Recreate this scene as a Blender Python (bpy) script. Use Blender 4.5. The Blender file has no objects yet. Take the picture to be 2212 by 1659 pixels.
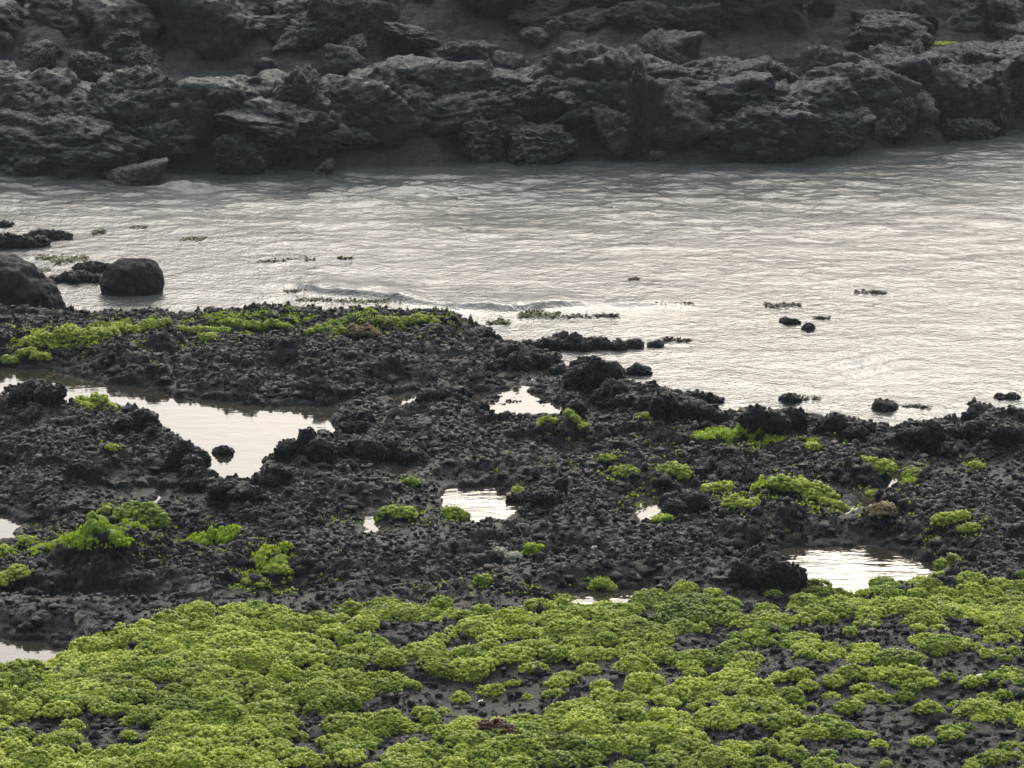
import bpy, math, random
import numpy as np
from mathutils import Vector, Matrix

R = math.radians
rng = np.random.default_rng(7)
random.seed(7)
scene = bpy.context.scene
col = scene.collection

# ------------------------------------------------------------------ camera model
CAM = np.array([0.0, 0.0, 6.0])
PITCH, VFOV = R(14.0), R(12.0)
W0, H0 = 2212.0, 1659.0
FPX = (H0 / 2) / math.tan(VFOV / 2)
FWD = np.array([0, math.cos(PITCH), -math.sin(PITCH)])
UPV = np.array([0, math.sin(PITCH), math.cos(PITCH)])

def ray(px, py):
    return FWD + np.array([(px - W0 / 2) / FPX, 0, 0]) + UPV * ((H0 / 2 - py) / FPX)

def G(px, py, z=0.0):
    d = ray(px, py)
    t = (z - CAM[2]) / d[2]
    return CAM + d * t

def project(x, y, z):
    vx, vy, vz = x - CAM[0], y - CAM[1], z - CAM[2]
    dz = vy * FWD[1] + vz * FWD[2]
    up = vy * UPV[1] + vz * UPV[2]
    return W0 / 2 + FPX * vx / dz, H0 / 2 - FPX * up / dz

# ------------------------------------------------------------------ noise
def h32(*ints):
    h = np.uint32(2166136261)
    out = None
    for k, i in enumerate(ints):
        v = (np.asarray(i).astype(np.int64) & 0xffffffff).astype(np.uint32)
        out = v * np.uint32(0x9E3779B1) + np.uint32(k * 7919 + 13) if out is None else (out ^ (v * np.uint32(0x85EBCA6B) + np.uint32(0x27d4eb2f) + (out << np.uint32(6)) + (out >> np.uint32(2))))
        out = out ^ (out >> np.uint32(15)); out = out * np.uint32(0x2c1b3c6d)
        out = out ^ (out >> np.uint32(12)); out = out * np.uint32(0x297a2d39)
        out = out ^ (out >> np.uint32(15))
    return out

def hf(*ints):
    return h32(*ints).astype(np.float64) * (1.0 / 4294967296.0)

def vn2(x, y, seed):
    ix, iy = np.floor(x).astype(np.int64), np.floor(y).astype(np.int64)
    fx, fy = x - ix, y - iy
    ux = fx * fx * fx * (fx * (fx * 6 - 15) + 10); uy = fy * fy * fy * (fy * (fy * 6 - 15) + 10)
    a, b = hf(ix, iy, seed), hf(ix + 1, iy, seed)
    c, d = hf(ix, iy + 1, seed), hf(ix + 1, iy + 1, seed)
    return (a + (b - a) * ux) * (1 - uy) + (c + (d - c) * ux) * uy - 0.5

def fbm2(x, y, seed, octs=4, gain=0.5):
    s = 0; a = 1.0; tot = 0
    c, sn = math.cos(0.6), math.sin(0.6)
    for o in range(octs):
        s = s + a * vn2(x, y, seed + o * 17); tot += a
        x, y = (c * x - sn * y) * 2.03 + 5.3, (sn * x + c * y) * 2.03 - 3.1
        a *= gain
    return s / tot * 2

def vn3(p, seed):
    i = np.floor(p).astype(np.int64); f = p - i
    u = f * f * f * (f * (f * 6 - 15) + 10)
    r = 0
    for dx in (0, 1):
        wx = u[:, 0] if dx else 1 - u[:, 0]
        for dy in (0, 1):
            wy = u[:, 1] if dy else 1 - u[:, 1]
            for dz in (0, 1):
                wz = u[:, 2] if dz else 1 - u[:, 2]
                r = r + wx * wy * wz * hf(i[:, 0] + dx, i[:, 1] + dy, i[:, 2] + dz, seed)
    return r - 0.5

def fbm3(p, seed, octs=4, gain=0.5):
    s = 0; a = 1.0; tot = 0
    for o in range(octs):
        s = s + a * vn3(p, seed + o * 31); tot += a
        p = p * 2.07 + np.array([1.7, -2.3, 4.1]); a *= gain
    return s / tot * 2

def worley2(x, y, seed):
    """distance to the nearest feature point (in cells) and that cell's random value"""
    ix, iy = np.floor(x).astype(np.int64), np.floor(y).astype(np.int64)
    best = np.full(x.shape, 9.0); bid = np.zeros(x.shape)
    for dx in (-1, 0, 1):
        for dy in (-1, 0, 1):
            cx, cy = ix + dx, iy + dy
            px = cx + hf(cx, cy, seed); py = cy + hf(cx, cy, seed + 1)
            d = (px - x) ** 2 + (py - y) ** 2
            m = d < best
            best = np.where(m, d, best); bid = np.where(m, hf(cx, cy, seed + 2), bid)
    return np.sqrt(best), bid

def worley3(p, seed):
    i = np.floor(p).astype(np.int64)
    best = np.full(len(p), 9.0); bid = np.zeros(len(p))
    for dx in (-1, 0, 1):
        for dy in (-1, 0, 1):
            for dz in (-1, 0, 1):
                c = i + np.array([dx, dy, dz])
                d = 0
                for k in range(3):
                    d = d + (c[:, k] + hf(c[:, 0], c[:, 1], c[:, 2], seed + k) - p[:, k]) ** 2
                m = d < best
                best = np.where(m, d, best)
                bid = np.where(m, hf(c[:, 0], c[:, 1], c[:, 2], seed + 5), bid)
    return np.sqrt(best), bid

def sstep(a, b, x):
    t = np.clip((x - a) / (b - a), 0, 1)
    return t * t * (3 - 2 * t)

def knobs(x, y, cell, seed):
    d, b = worley2(x / cell, y / cell, seed)
    return np.sqrt(np.clip(1 - (d / 0.85) ** 2, 0, 1)) * (0.45 + 0.55 * b)

# ------------------------------------------------------------------ mesh + object helpers
def mesh_np(name, verts, faces, smooth=True):
    """faces: (n,k) int array"""
    verts = np.ascontiguousarray(verts, dtype=np.float32)
    faces = np.ascontiguousarray(faces, dtype=np.int32)
    me = bpy.data.meshes.new(name)
    n, k = faces.shape
    me.vertices.add(len(verts)); me.vertices.foreach_set('co', verts.ravel())
    me.loops.add(n * k); me.loops.foreach_set('vertex_index', faces.ravel())
    me.polygons.add(n)
    me.polygons.foreach_set('loop_start', np.arange(0, n * k, k, dtype=np.int32))
    me.update(calc_edges=True)
    if smooth:
        me.polygons.foreach_set('use_smooth', np.ones(n, dtype=bool))
    return me

def link(name, me, mat, parent=None):
    o = bpy.data.objects.new(name, me)
    me.materials.append(mat)
    col.objects.link(o)
    if parent: o.parent = parent
    return o

def tag(o, label, cat, group=None, kind=None):
    if label: o['label'] = label
    if cat: o['category'] = cat
    if group: o['group'] = group
    if kind: o['kind'] = kind
    return o

def grid_faces(nr, nc):
    i = np.arange(nr * nc, dtype=np.int32).reshape(nr, nc)
    return np.stack([i[:-1, :-1], i[:-1, 1:], i[1:, 1:], i[1:, :-1]], -1).reshape(-1, 4)

def add_attr(me, name, vals):
    a = me.attributes.new(name, 'FLOAT', 'POINT')
    a.data.foreach_set('value', np.ascontiguousarray(vals, dtype=np.float32))

_ico = {}
def ico(sub):
    if sub not in _ico:
        import bmesh
        bm = bmesh.new(); bmesh.ops.create_icosphere(bm, subdivisions=sub, radius=1.0)
        v = np.array([q.co[:] for q in bm.verts]); f = np.array([[q.index for q in t.verts] for t in bm.faces])
        bm.free(); _ico[sub] = (v, f)
    return _ico[sub]

_i0 = None
def ico0():
    global _i0
    if _i0 is None:
        t = (1 + 5 ** .5) / 2
        v = np.array([(-1, t, 0), (1, t, 0), (-1, -t, 0), (1, -t, 0), (0, -1, t), (0, 1, t), (0, -1, -t), (0, 1, -t), (t, 0, -1), (t, 0, 1), (-t, 0, -1), (-t, 0, 1)], float)
        v /= np.linalg.norm(v[0])
        f = np.array([(0, 11, 5), (0, 5, 1), (0, 1, 7), (0, 7, 10), (0, 10, 11), (1, 5, 9), (5, 11, 4), (11, 10, 2), (10, 7, 6), (7, 1, 8), (3, 9, 4), (3, 4, 2), (3, 2, 6), (3, 6, 8), (3, 8, 9), (4, 9, 5), (2, 4, 11), (6, 2, 10), (8, 6, 7), (9, 8, 1)])
        _i0 = (v, f)
    return _i0

ICO0 = ico0()

# ------------------------------------------------------------------ materials
class NT:
    def __init__(self, name):
        self.m = bpy.data.materials.new(name); self.m.use_nodes = True
        self.t = self.m.node_tree; self.n = self.t.nodes; self.n.clear()
        self.out = self.n.new('ShaderNodeOutputMaterial')
        self.pos = self.n.new('ShaderNodeNewGeometry').outputs['Position']
    def node(self, typ, **kw):
        nd = self.n.new(typ)
        for k, v in kw.items(): setattr(nd, k, v)
        return nd
    def lk(self, a, b): self.t.links.new(a, b)
    def noise(self, scale, detail=4, rough=0.6, vec=None, stretch=None):
        nd = self.node('ShaderNodeTexNoise'); nd.inputs['Scale'].default_value = scale
        nd.inputs['Detail'].default_value = detail; nd.inputs['Roughness'].default_value = rough
        v = vec or self.pos
        if stretch:
            mp = self.node('ShaderNodeMapping'); mp.inputs['Scale'].default_value = stretch
            self.lk(v, mp.inputs['Vector']); v = mp.outputs[0]
        self.lk(v, nd.inputs['Vector'])
        return nd.outputs['Fac']
    def ramp(self, fac, stops):
        nd = self.node('ShaderNodeValToRGB'); e = nd.color_ramp.elements
        while len(e) < len(stops): e.new(0.5)
        for q, (p, c) in zip(e, stops):
            q.position = p; q.color = (c, c, c, 1) if isinstance(c, (int, float)) else (*c, 1)
        self.lk(fac, nd.inputs['Fac']); return nd.outputs['Color']
    def mix(self, fac, a, b):
        nd = self.node('ShaderNodeMix', data_type='RGBA')
        for s, i in ((fac, 0), (a, 6), (b, 7)):
            if hasattr(s, 'is_output'): self.lk(s, nd.inputs[i])
            elif isinstance(s, (int, float)): nd.inputs[i].default_value = s
            else: nd.inputs[i].default_value = (*s, 1)
        return nd.outputs[2]
    def math(self, op, a, b=0.0):
        nd = self.node('ShaderNodeMath', operation=op)
        for s, i in ((a, 0), (b, 1)):
            if hasattr(s, 'is_output'): self.lk(s, nd.inputs[i])
            else: nd.inputs[i].default_value = s
        return nd.outputs[0]
    def attr(self, name):
        nd = self.node('ShaderNodeAttribute'); nd.attribute_name = name; return nd.outputs['Fac']
    def bump(self, h, dist, strength=1.0, normal=None):
        nd = self.node('ShaderNodeBump'); nd.inputs['Distance'].default_value = dist
        nd.inputs['Strength'].default_value = strength; self.lk(h, nd.inputs['Height'])
        if normal: self.lk(normal, nd.inputs['Normal'])
        return nd.outputs[0]
    def pbr(self, color, rough, normal=None, spec=0.5, ior=1.5):
        nd = self.node('ShaderNodeBsdfPrincipled')
        for s, k in ((color, 'Base Color'), (rough, 'Roughness')):
            if hasattr(s, 'is_output'): self.lk(s, nd.inputs[k])
            elif k == 'Roughness': nd.inputs[k].default_value = s
            else: nd.inputs[k].default_value = (*s, 1)
        nd.inputs['IOR'].default_value = ior
        nd.inputs['Specular IOR Level'].default_value = spec
        if normal: self.lk(normal, nd.inputs['Normal'])
        return nd
    def done(self, shader):
        self.lk(shader.outputs[0], self.out.inputs['Surface']); return self.m

def rock_mat(name, tones, patch, bscale=60, bdist=0.01, rough=(0.25, 0.7), strata=False, spec=0.5):
    m = NT(name)
    a = m.noise(3.0, 5, 0.65); b = m.noise(22.0, 5, 0.7)
    c = m.ramp(m.math('MULTIPLY_ADD', b, 0.6) if False else b, [(0.3, tones[0]), (0.5, tones[1]), (0.72, tones[2])])
    c = m.mix(m.ramp(a, [(0.45, 0.0), (0.7, 0.8)]), c, patch)
    fine = m.noise(bscale, 6, 0.75)
    sp = m.ramp(m.noise(95.0, 3, 0.6), [(0.62, 0.0), (0.70, 0.9)])
    c = m.mix(sp, c, tones[3])
    n = m.bump(fine, bdist)
    if strata:
        n = m.bump(m.noise(6.0, 5, 0.7, stretch=(1.0, 1.0, 5.0)), bdist * 3, 1.0, n)
    r = m.ramp(m.noise(14.0, 4, 0.7), [(0.35, rough[0]), (0.65, rough[1])])
    return m.done(m.pbr(c, r, n, spec))

M_REEF = rock_mat('wet_reef_rock', [(0.0015, 0.0025, 0.003), (0.005, 0.007, 0.0075), (0.018, 0.022, 0.021), (0.12, 0.145, 0.14)], (0.009, 0.0065, 0.006), 85, 0.018, (0.16, 0.5), False, .16)  # last tone paints wet glints as pale specks in the colour
def shore_mat():
    m = NT('far_shore_rock')
    b = m.noise(16.0, 6, 0.75)
    c = m.ramp(b, [(0.3, (.010, .011, .011)), (0.5, (.026, .028, .027)), (0.75, (.055, .055, .050))])
    c = m.mix(m.ramp(m.noise(2.0, 4, .6), [(.45, 0.0), (.7, .7)]), c, (.024, .032, .024))
    # upward faces painted pale in crust-like patches, standing in for light on the tops
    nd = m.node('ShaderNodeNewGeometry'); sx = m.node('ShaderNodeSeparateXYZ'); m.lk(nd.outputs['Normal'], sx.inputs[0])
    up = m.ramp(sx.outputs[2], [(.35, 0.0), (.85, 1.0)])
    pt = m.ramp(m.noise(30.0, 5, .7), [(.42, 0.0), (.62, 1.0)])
    c = m.mix(m.math('MULTIPLY', m.math('MULTIPLY', up, pt), m.math('SUBTRACT', .95, m.math('MULTIPLY', m.attr('toplight_cut'), .9))), c, (.24, .24, .21))
    n = m.bump(m.noise(40.0, 6, .75), .025)
    n = m.bump(m.noise(7.0, 5, .7, stretch=(1, 1, 4.0)), .06, 1.0, n)
    return m.done(m.pbr(c, m.ramp(m.noise(14, 4, .7), [(.35, .4), (.65, .8)]), n, .4))
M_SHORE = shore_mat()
M_BOULDER = rock_mat('boulder_rock', [(0.007, 0.007, 0.008), (0.017, 0.016, 0.016), (0.032, 0.030, 0.029), (0.06, 0.06, 0.058)], (0.014, 0.014, 0.015), 60, 0.016, (0.45, 0.75), False, .12)

def algae_mat(name, dark, mid, bright, trans=0.35):
    m = NT(name)
    t = m.attr('tone')
    c = m.ramp(t, [(0.0, dark), (0.5, mid), (1.0, bright)])
    c = m.mix(m.ramp(m.noise(9.0, 4, 0.6), [(0.4, 0.0), (0.75, 0.6)]), c, mid)
    olive = m.ramp(m.noise(2.6, 5, .65), [(.48, 0.0), (.68, .55)])
    c = m.mix(olive, c, tuple(a * .55 + b * .45 for a, b in zip(mid, (.34, .27, .09))))
    p = m.pbr(c, 0.5, None, 0.3)
    tr = m.node('ShaderNodeBsdfTranslucent'); m.lk(c, tr.inputs['Color'])
    mx = m.node('ShaderNodeMixShader'); mx.inputs[0].default_value = trans
    m.lk(p.outputs[0], mx.inputs[1]); m.lk(tr.outputs[0], mx.inputs[2])
    return m.done(mx)

M_GREEN = algae_mat('green_algae', (0.06, 0.11, 0.018), (0.30, 0.38, 0.04), (0.58, 0.63, 0.09), 0.3)
M_LETTUCE = algae_mat('sea_lettuce_green', (0.10, 0.19, 0.012), (0.28, 0.42, 0.02), (0.50, 0.60, 0.06), 0.5)
M_OLIVE = algae_mat('olive_weed', (0.03, 0.035, 0.012), (0.08, 0.09, 0.025), (0.16, 0.16, 0.05), 0.3)
M_TAN = algae_mat('tan_weed', (0.14, 0.10, 0.05), (0.28, 0.20, 0.10), (0.42, 0.33, 0.18), 0.3)
M_PALE = algae_mat('pale_weed', (0.3, 0.29, 0.22), (0.45, 0.43, 0.34), (0.6, 0.58, 0.48), 0.3)
M_RED = algae_mat('red_weed', (0.03, 0.012, 0.01), (0.08, 0.03, 0.02), (0.14, 0.05, 0.03), 0.3)
M_BROWNW = algae_mat('brown_weed', (0.015, 0.012, 0.010), (0.035, 0.026, 0.02), (0.07, 0.05, 0.035), 0.2)

def water_mat(name, body, rip, amp, rough, foam=0.0):
    m = NT(name)
    n = None
    for sc, d, st in rip:
        n = m.bump(m.noise(sc, 3, 0.55, stretch=st), d, 1.0, n)
    c = m.mix(m.ramp(m.noise(0.8, 4, 0.6), [(0.35, 0.0), (0.65, 1.0)]), body[0], body[1])
    return m.done(m.pbr(c, rough, n, 0.5, 1.333))

M_SEA = water_mat('sea_water', [(0.045, 0.052, 0.050), (0.085, 0.088, 0.088)],
                  [(2.2, 0.02, (0.9, 1.1, 1)), (9.0, 0.014, (1.1, .9, 1)), (38.0, 0.009, (1.2, .8, 1))], 1, 0.05)
M_POOL = water_mat('pool_water', [(0.025, 0.020, 0.015), (0.035, 0.03, 0.022)],
                   [(3.0, 0.0025, (0.7, 1.3, 1)), (12.0, 0.0008, (0.7, 1.3, 1))], 1, 0.03)
M_POOL_R = water_mat('rippled_pool_water', [(0.025, 0.020, 0.015), (0.035, 0.03, 0.022)],
                   [(5.0, 0.006, (0.6, 1.4, 1)), (16.0, 0.003, (0.6, 1.4, 1))], 1, 0.04)

# ------------------------------------------------------------------ layout: pools and waterlines (photo px -> ground)
POOLS = [  # (level, rippled, polygon)
 (0.04, 0, [(-260,770),(-100,780),(0,788),(90,793),(200,812),(250,826),(300,834),(420,858),(500,862),(600,872),(730,872),(742,885),(738,905),(772,945),(775,985),(700,985),(640,985),(615,1000),(575,1020),(555,1065),(480,1065),(440,1045),(425,990),(390,965),(350,950),(305,918),(240,902),(130,890),(95,872),(20,876),(-100,870),(-260,860)]),
 (0.07, 0, [(825,850),(870,838),(925,836),(930,852),(890,872),(840,872)]),
 (0.05, 0, [(985,828),(1010,832),(1045,846),(1100,836),(1130,826),(1175,856),(1235,856),(1235,885),(1150,885),(1070,885),(1005,855)]),
 (0.12, 0, [(805,978),(840,985),(890,973),(890,1015),(835,1015)]),
 (0.10, 1, [(955,1055),(990,1045),(1060,1043),(1112,1053),(1125,1085),(1090,1105),(1000,1108),(960,1090)]),
 (0.13, 0, [(1365,1090),(1400,1068),(1455,1066),(1450,1110),(1370,1115)]),
 (0.14, 0, [(1470,1050),(1500,1038),(1535,1038),(1520,1075),(1475,1075)]),
 (0.10, 1, [(1590,1190),(1660,1190),(1700,1178),(1800,1172),(1900,1178),(1990,1200),(2050,1225),(2030,1265),(1920,1285),(1830,1300),(1740,1270),(1680,1240),(1600,1240)]),
 (0.08, 0, [(-200,1080),(0,1098),(30,1108),(65,1132),(40,1172),(0,1178),(-200,1180)]),
 (0.13, 0, [(-200,1360),(0,1373),(60,1378),(175,1393),(130,1450),(0,1460),(-200,1450)]),
 (0.18, 0, [(1905,1028),(1925,1008),(1955,998),(1950,1040),(1930,1068),(1870,1085),(1820,1092),(1825,1070),(1880,1058)]),
 (0.14, 0, [(765,1118),(790,1106),(835,1104),(825,1142),(775,1142)]),
 (0.10, 0, [(315,1050),(335,1036),(365,1036),(360,1080),(320,1080)]),
 (0.10, 0, [(245,1045),(262,1038),(270,1070),(248,1072)]),
 (0.19, 0, [(1200,1288),(1290,1272),(1395,1264),(1395,1310),(1200,1318)]),
 (0.10, 0, [(575,1262),(640,1258),(650,1280),(580,1285)]),
 (0.15, 0, [(2080,985),(2100,970),(2108,1000),(2085,1015)]),
 (0.02, 0, [(1150,775),(1195,770),(1190,808),(1155,812)]),
 (0.22, 0, [(995,1475),(1020,1462),(1055,1475),(1075,1505),(1030,1512)]),
]
SEA_EDGE = [(-600,688),(0,690),(140,697),(330,690),(420,700),(560,694),(760,698),(980,696),(1040,712),(1010,735),(1035,762),(1075,755),(1100,748),(1130,765),(1200,770),(1190,790),(1165,805),(1200,822),(1345,828),(1362,855),(1380,868),(1430,872),(1495,878),(1530,905),(1600,905),(1680,912),(1760,912),(1850,925),(1935,958),(1970,935),(2100,930),(2212,938),(2800,940)]

def widen(poly):
    P = np.array(poly, float); c = P.mean(0)
    P[:, 0] = c[0] + (P[:, 0] - c[0]) * 1.15
    P[:, 1] = np.where(P[:, 1] > c[1], c[1] + (P[:, 1] - c[1]) * 1.7, P[:, 1])
    return [tuple(q) for q in P]
POOLS = [(a, b, widen(p) if len(p) < 13 and p[0][0] >= 0 else p) for a, b, p in POOLS]

# fine reef grid
TANH = math.tan(R(12.5))
NR, NC = 1300, 1560
YR = np.linspace(15.0, 27.6, NR)
UC = np.linspace(-1, 1, NC)
Yg, Ug = np.meshgrid(YR, UC, indexing='ij')
Xg = Ug * Yg * TANH

def poly_sd(poly, X, Y, pad=1.0):
    """signed distance (positive outside), clipped at pad"""
    P = np.asarray(poly)
    out = np.full(X.shape, pad)
    m = (X > P[:, 0].min() - pad) & (X < P[:, 0].max() + pad) & (Y > P[:, 1].min() - pad) & (Y < P[:, 1].max() + pad)
    x, y = X[m], Y[m]
    d = np.full(x.shape, 1e9); ins = np.zeros(x.shape, bool)
    for i in range(len(P)):
        a, b = P[i], P[(i + 1) % len(P)]
        e = b - a; L = max(e @ e, 1e-12)
        t = np.clip(((x - a[0]) * e[0] + (y - a[1]) * e[1]) / L, 0, 1)
        d = np.minimum(d, (x - a[0] - t * e[0]) ** 2 + (y - a[1] - t * e[1]) ** 2)
        if a[1] != b[1]:
            c = ((a[1] > y) != (b[1] > y)) & (x < (b[0] - a[0]) * (y - a[1]) / (b[1] - a[1]) + a[0])
            ins ^= c
    d = np.sqrt(d)
    out[m] = np.minimum(np.where(ins, -d, d), pad)
    return out

def px_poly(poly, z): return np.array([G(px, py, z)[:2] for px, py in poly])

# ---- base height: control points in ground-plane pixel space (u, v at z=0, height)
CTRL = [(-300,700,.05),(0,720,.06),(300,720,.06),(600,715,.05),(900,715,.05),(200,790,.12),(450,820,.20),(700,825,.22),(950,800,.16),(880,900,.14),
 (1150,800,.10),(1300,830,.10),(1300,900,.14),(1150,930,.15),(900,980,.15),(1000,1010,.14),(1500,920,.12),(1700,940,.18),(1900,960,.12),(2150,960,.16),(2500,960,.16),
 (50,930,.16),(200,975,.20),(330,990,.20),(100,1040,.20),(300,1050,.14),(-250,950,.22),(680,1010,.20),(720,1080,.18),(500,1110,.14),
 (1250,1050,.16),(1450,1020,.14),(1600,1020,.18),(1800,1020,.2),(2100,1060,.2),(2500,1100,.2),(700,1180,.15),(1000,1150,.16),(1250,1170,.18),
 (1480,1180,.26),(1650,1195,.33),(1780,1190,.33),(1900,1200,.31),(2000,1215,.26),(2120,1200,.2),(150,1210,.2),(400,1220,.2),(600,1280,.2),(200,1320,.18),(900,1280,.2),(1150,1260,.2),(1500,1270,.22),(1400,1240,.22),
 (0,1480,.2),(400,1440,.24),(800,1420,.24),(1200,1400,.22),(1600,1380,.22),(2000,1360,.22),(2300,1350,.22),(100,1620,.26),(600,1600,.28),(1100,1600,.25),(1600,1600,.27),(2100,1600,.27),(0,1850,.3),(1100,1850,.3),(2200,1850,.3),(-300,1500,.25),(2600,1600,.27)]

def base_height(X, Y):
    u, v = project(X, Y, 0.0)
    num = 0; den = 1e-9
    for (a, b, z) in CTRL:
        w = 1.0 / (((u - a) / 1.0) ** 2 + ((v - b) * 1.6) ** 2 + 1500.0) ** 3
        num = num + w * z; den = den + w
    t = sstep(1330, 1460, v)
    return num / den * (1 - t) + t * (.24 + .03 * sstep(1400, 1700, v)), u, v

Bh, Ug_px, Vg_px = base_height(Xg, Yg)
print('base done')

warpx = fbm2(Xg * 3.0, Yg * 3.0, 11, 3) * 0.10 + fbm2(Xg * 14, Yg * 14, 12, 2) * 0.025
warpy = fbm2(Xg * 3.0 + 40, Yg * 3.0, 13, 3) * 0.10 + fbm2(Xg * 14 + 9, Yg * 14, 14, 2) * 0.03
Xw, Yw_ = Xg + warpx, Yg + warpy
edge_x = Xg + fbm2(Xg * 9, Yg * 9, 21, 3) * 0.07
edge_y = Yg + fbm2(Xg * 9 + 31, Yg * 9, 22, 3) * 0.09

RIDGES = [(130,1000,.09,.38),(310,1025,.08,.30),(700,1040,.09,.25),(850,930,.09,.3),(1000,940,.09,.35),(1150,965,.09,.3),(1350,960,.10,.35),(1560,990,.11,.35),(1750,1015,.11,.3),(2050,1010,.11,.35),(2180,1085,.11,.35),(1230,1150,.08,.35),(1400,1200,.10,.35),(620,1130,.08,.3),(350,1285,.10,.35),(100,1290,.11,.3),(2100,1195,.10,.3),(480,1170,.08,.3),(950,1190,.08,.35),(200,1130,.08,.35),(500,800,.07,.45),(720,800,.07,.4),(250,790,.06,.35),(930,775,.06,.3)]
BUMPS = [(1660,905,.13,.14),(1790,915,.10,.13),(1870,930,.08,.10),(1300,862,.14,.22),(1180,880,.09,.2),(2120,940,.10,.22),(1990,945,.07,.12),(1480,890,.07,.12),
 (700,975,.14,.20),(640,985,.13,.10),(60,888,.08,.12),(120,898,.06,.10),(300,940,.06,.15),(400,985,.12,.14),(330,960,.08,.18),(455,1065,.07,.07),(1090,795,.07,.16),(960,760,.06,.2),(300,800,.07,.3),(820,900,.08,.16),
 (1520,905,.06,.12),(2200,950,.10,.15),(1620,1205,.08,.06),(1500,1150,.10,.25),(1150,1050,.06,.3),(1350,1000,.07,.3),(250,1250,.10,.35),(560,1230,.08,.3),(900,1270,.06,.3),(1450,1260,.06,.3)]
for (u, v, hgt, rad) in BUMPS:
    hgt *= 1.45
    c = G(u, v, 0.0)
    q = np.sqrt(((edge_x - c[0]) / rad) ** 2 + ((edge_y - c[1]) / (rad * 1.1)) ** 2)
    Bh = Bh + hgt * (1 - sstep(.35, 1.15, q))
rx, ry = edge_x + .10 * fbm2(Xg * 2.2, Yg * 2.2, 23, 3), edge_y + .12 * fbm2(Xg * 2.2, Yg * 2.2, 24, 3)
for (u, v, hgt, rad) in RIDGES:
    c = G(u, v, 0.0)
    q = np.sqrt(((rx - c[0]) / (rad * 1.35)) ** 2 + ((ry - c[1]) / rad) ** 2)
    Bh = Bh + hgt * 1.25 * (1 - sstep(.72, 1.08, q))
dist = np.full(Xg.shape, 1.0); Zb = None
def sink(Zb, dist, sd, zl):
    global Bh
    Bh = np.maximum(Bh, (zl + .045) * (1 - sstep(.2, .95, sd)) + Bh * sstep(.2, .95, sd))
    return np.minimum(dist, sd)
SDS = []
for (zl, rip, poly) in POOLS:
    sd = poly_sd(px_poly(poly, zl), edge_x, edge_y, 1.0)
    dist = sink(Zb, dist, sd, zl); SDS.append((zl, sd, len(poly) < 13))
sea_poly = [tuple(G(px, py, 0.0)[:2]) for px, py in SEA_EDGE] + [(20, 60), (-20, 60)]
sds = poly_sd(sea_poly, edge_x, edge_y, 1.0)
dist = sink(Zb, dist, sds, 0.0); SDS.append((0.0, sds, False))
calm = np.zeros(Xg.shape)
for (zl, rip, poly), (_, sd, small) in zip(POOLS, SDS):
    if not small: continue
    P = px_poly(poly, zl)
    frontm = (sd < .9) & (Yg < P[:, 1].mean()) & (np.abs(Xg - P[:, 0].mean()) < .25 + (P[:, 0].max() - P[:, 0].min()) / 2)
    cap = zl + .035 + .30 * sstep(.20, .9, sd)
    Bh = np.where(frontm, np.minimum(Bh, cap), Bh)
    calm = np.where(frontm, np.maximum(calm, 1 - sstep(.25, .8, sd)), calm)
Zg = Bh + .012
for zl, sd, small in SDS:
    prof = sstep(0.0, 0.24, sd) * 0.7 + 0.3 * sstep(0.0, 0.9, sd)
    z = np.where(sd > 0, zl + .012 + (Bh - zl) * prof, zl + .012 - .16 * sstep(0, .2, -sd))
    Zg = np.where(sd < 1.0, np.minimum(Zg, z), Zg)
print('dist done')

tq = Zg / .06 + .9 * fbm2(Xg * 1.1, Yg * 1.6, 45, 3); tf = tq - np.floor(tq)
Zg = Zg + np.where(dist > 0, (sstep(0, .55, tf) - tf) * .06 * .9 * sstep(.05, .25, dist), 0)
k_big = knobs(Xw, Yw_ * 0.8, 0.34, 31)
k_mid = np.maximum(knobs(Xw, Yw_, 0.16, 33), 0.8 * knobs(Xw + 3, Yw_, 0.11, 34))
k_sml = np.maximum(knobs(Xw, Yw_, 0.075, 35), 0.8 * knobs(Xw + 5, Yw_, 0.055, 36))
k_mic = knobs(Xg + warpx * 0.3, Yg + warpy * 0.3, 0.030, 37)
macro = fbm2(Xg * 0.9, Yg * 1.1, 41, 4)
strat = fbm2(Xg * 1.6, Yg * 9.0, 43, 4)
rough_m = 0.55 + 0.45 * sstep(-0.3, 0.3, fbm2(Xg * 0.8, Yg * 0.8, 47, 2))

near = sstep(1290, 1420, Vg_px)                       # the flatter weed-covered bench near the camera
lump = 0.11 * (k_big - 0.40) * rough_m + (0.062 * (k_mid - 0.4) + 0.042 * (k_sml - 0.4)) * (.5 + .5 * rough_m) + 0.019 * k_mic + 0.05 * macro + 0.035 * strat
amp = np.where(dist > 0, 0.6 + 0.4 * sstep(0.0, 0.2, dist), 0.6 * (1 - sstep(0, 0.10, -dist)))
amp = amp * (1 - 0.45 * near) * (1 - .65 * calm)
Zg = Zg + lump * amp

# lateral push so that the lumps overhang a little, as the crusted knobs in the picture do
Xr = Xg + 0.012 * fbm2(Xg * 30, Yg * 30, 51, 2) * sstep(-.1, .1, dist)
Yr = Yg - 0.035 * (k_mid - 0.3) * amp - 0.022 * (k_sml - 0.3) * amp

def ground_z(x, y):
    x, y = np.asarray(x, float), np.asarray(y, float)
    r = (y - YR[0]) / (YR[-1] - YR[0]) * (NR - 1)
    c = (x / (y * TANH) + 1) * 0.5 * (NC - 1)
    r = np.clip(r, 0, NR - 2); c = np.clip(c, 0, NC - 2)
    ri, ci = r.astype(int), c.astype(int); fr, fc = r - ri, c - ci
    return ((Zg[ri, ci] * (1 - fc) + Zg[ri, ci + 1] * fc) * (1 - fr) + (Zg[ri + 1, ci] * (1 - fc) + Zg[ri + 1, ci + 1] * fc) * fr)

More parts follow.
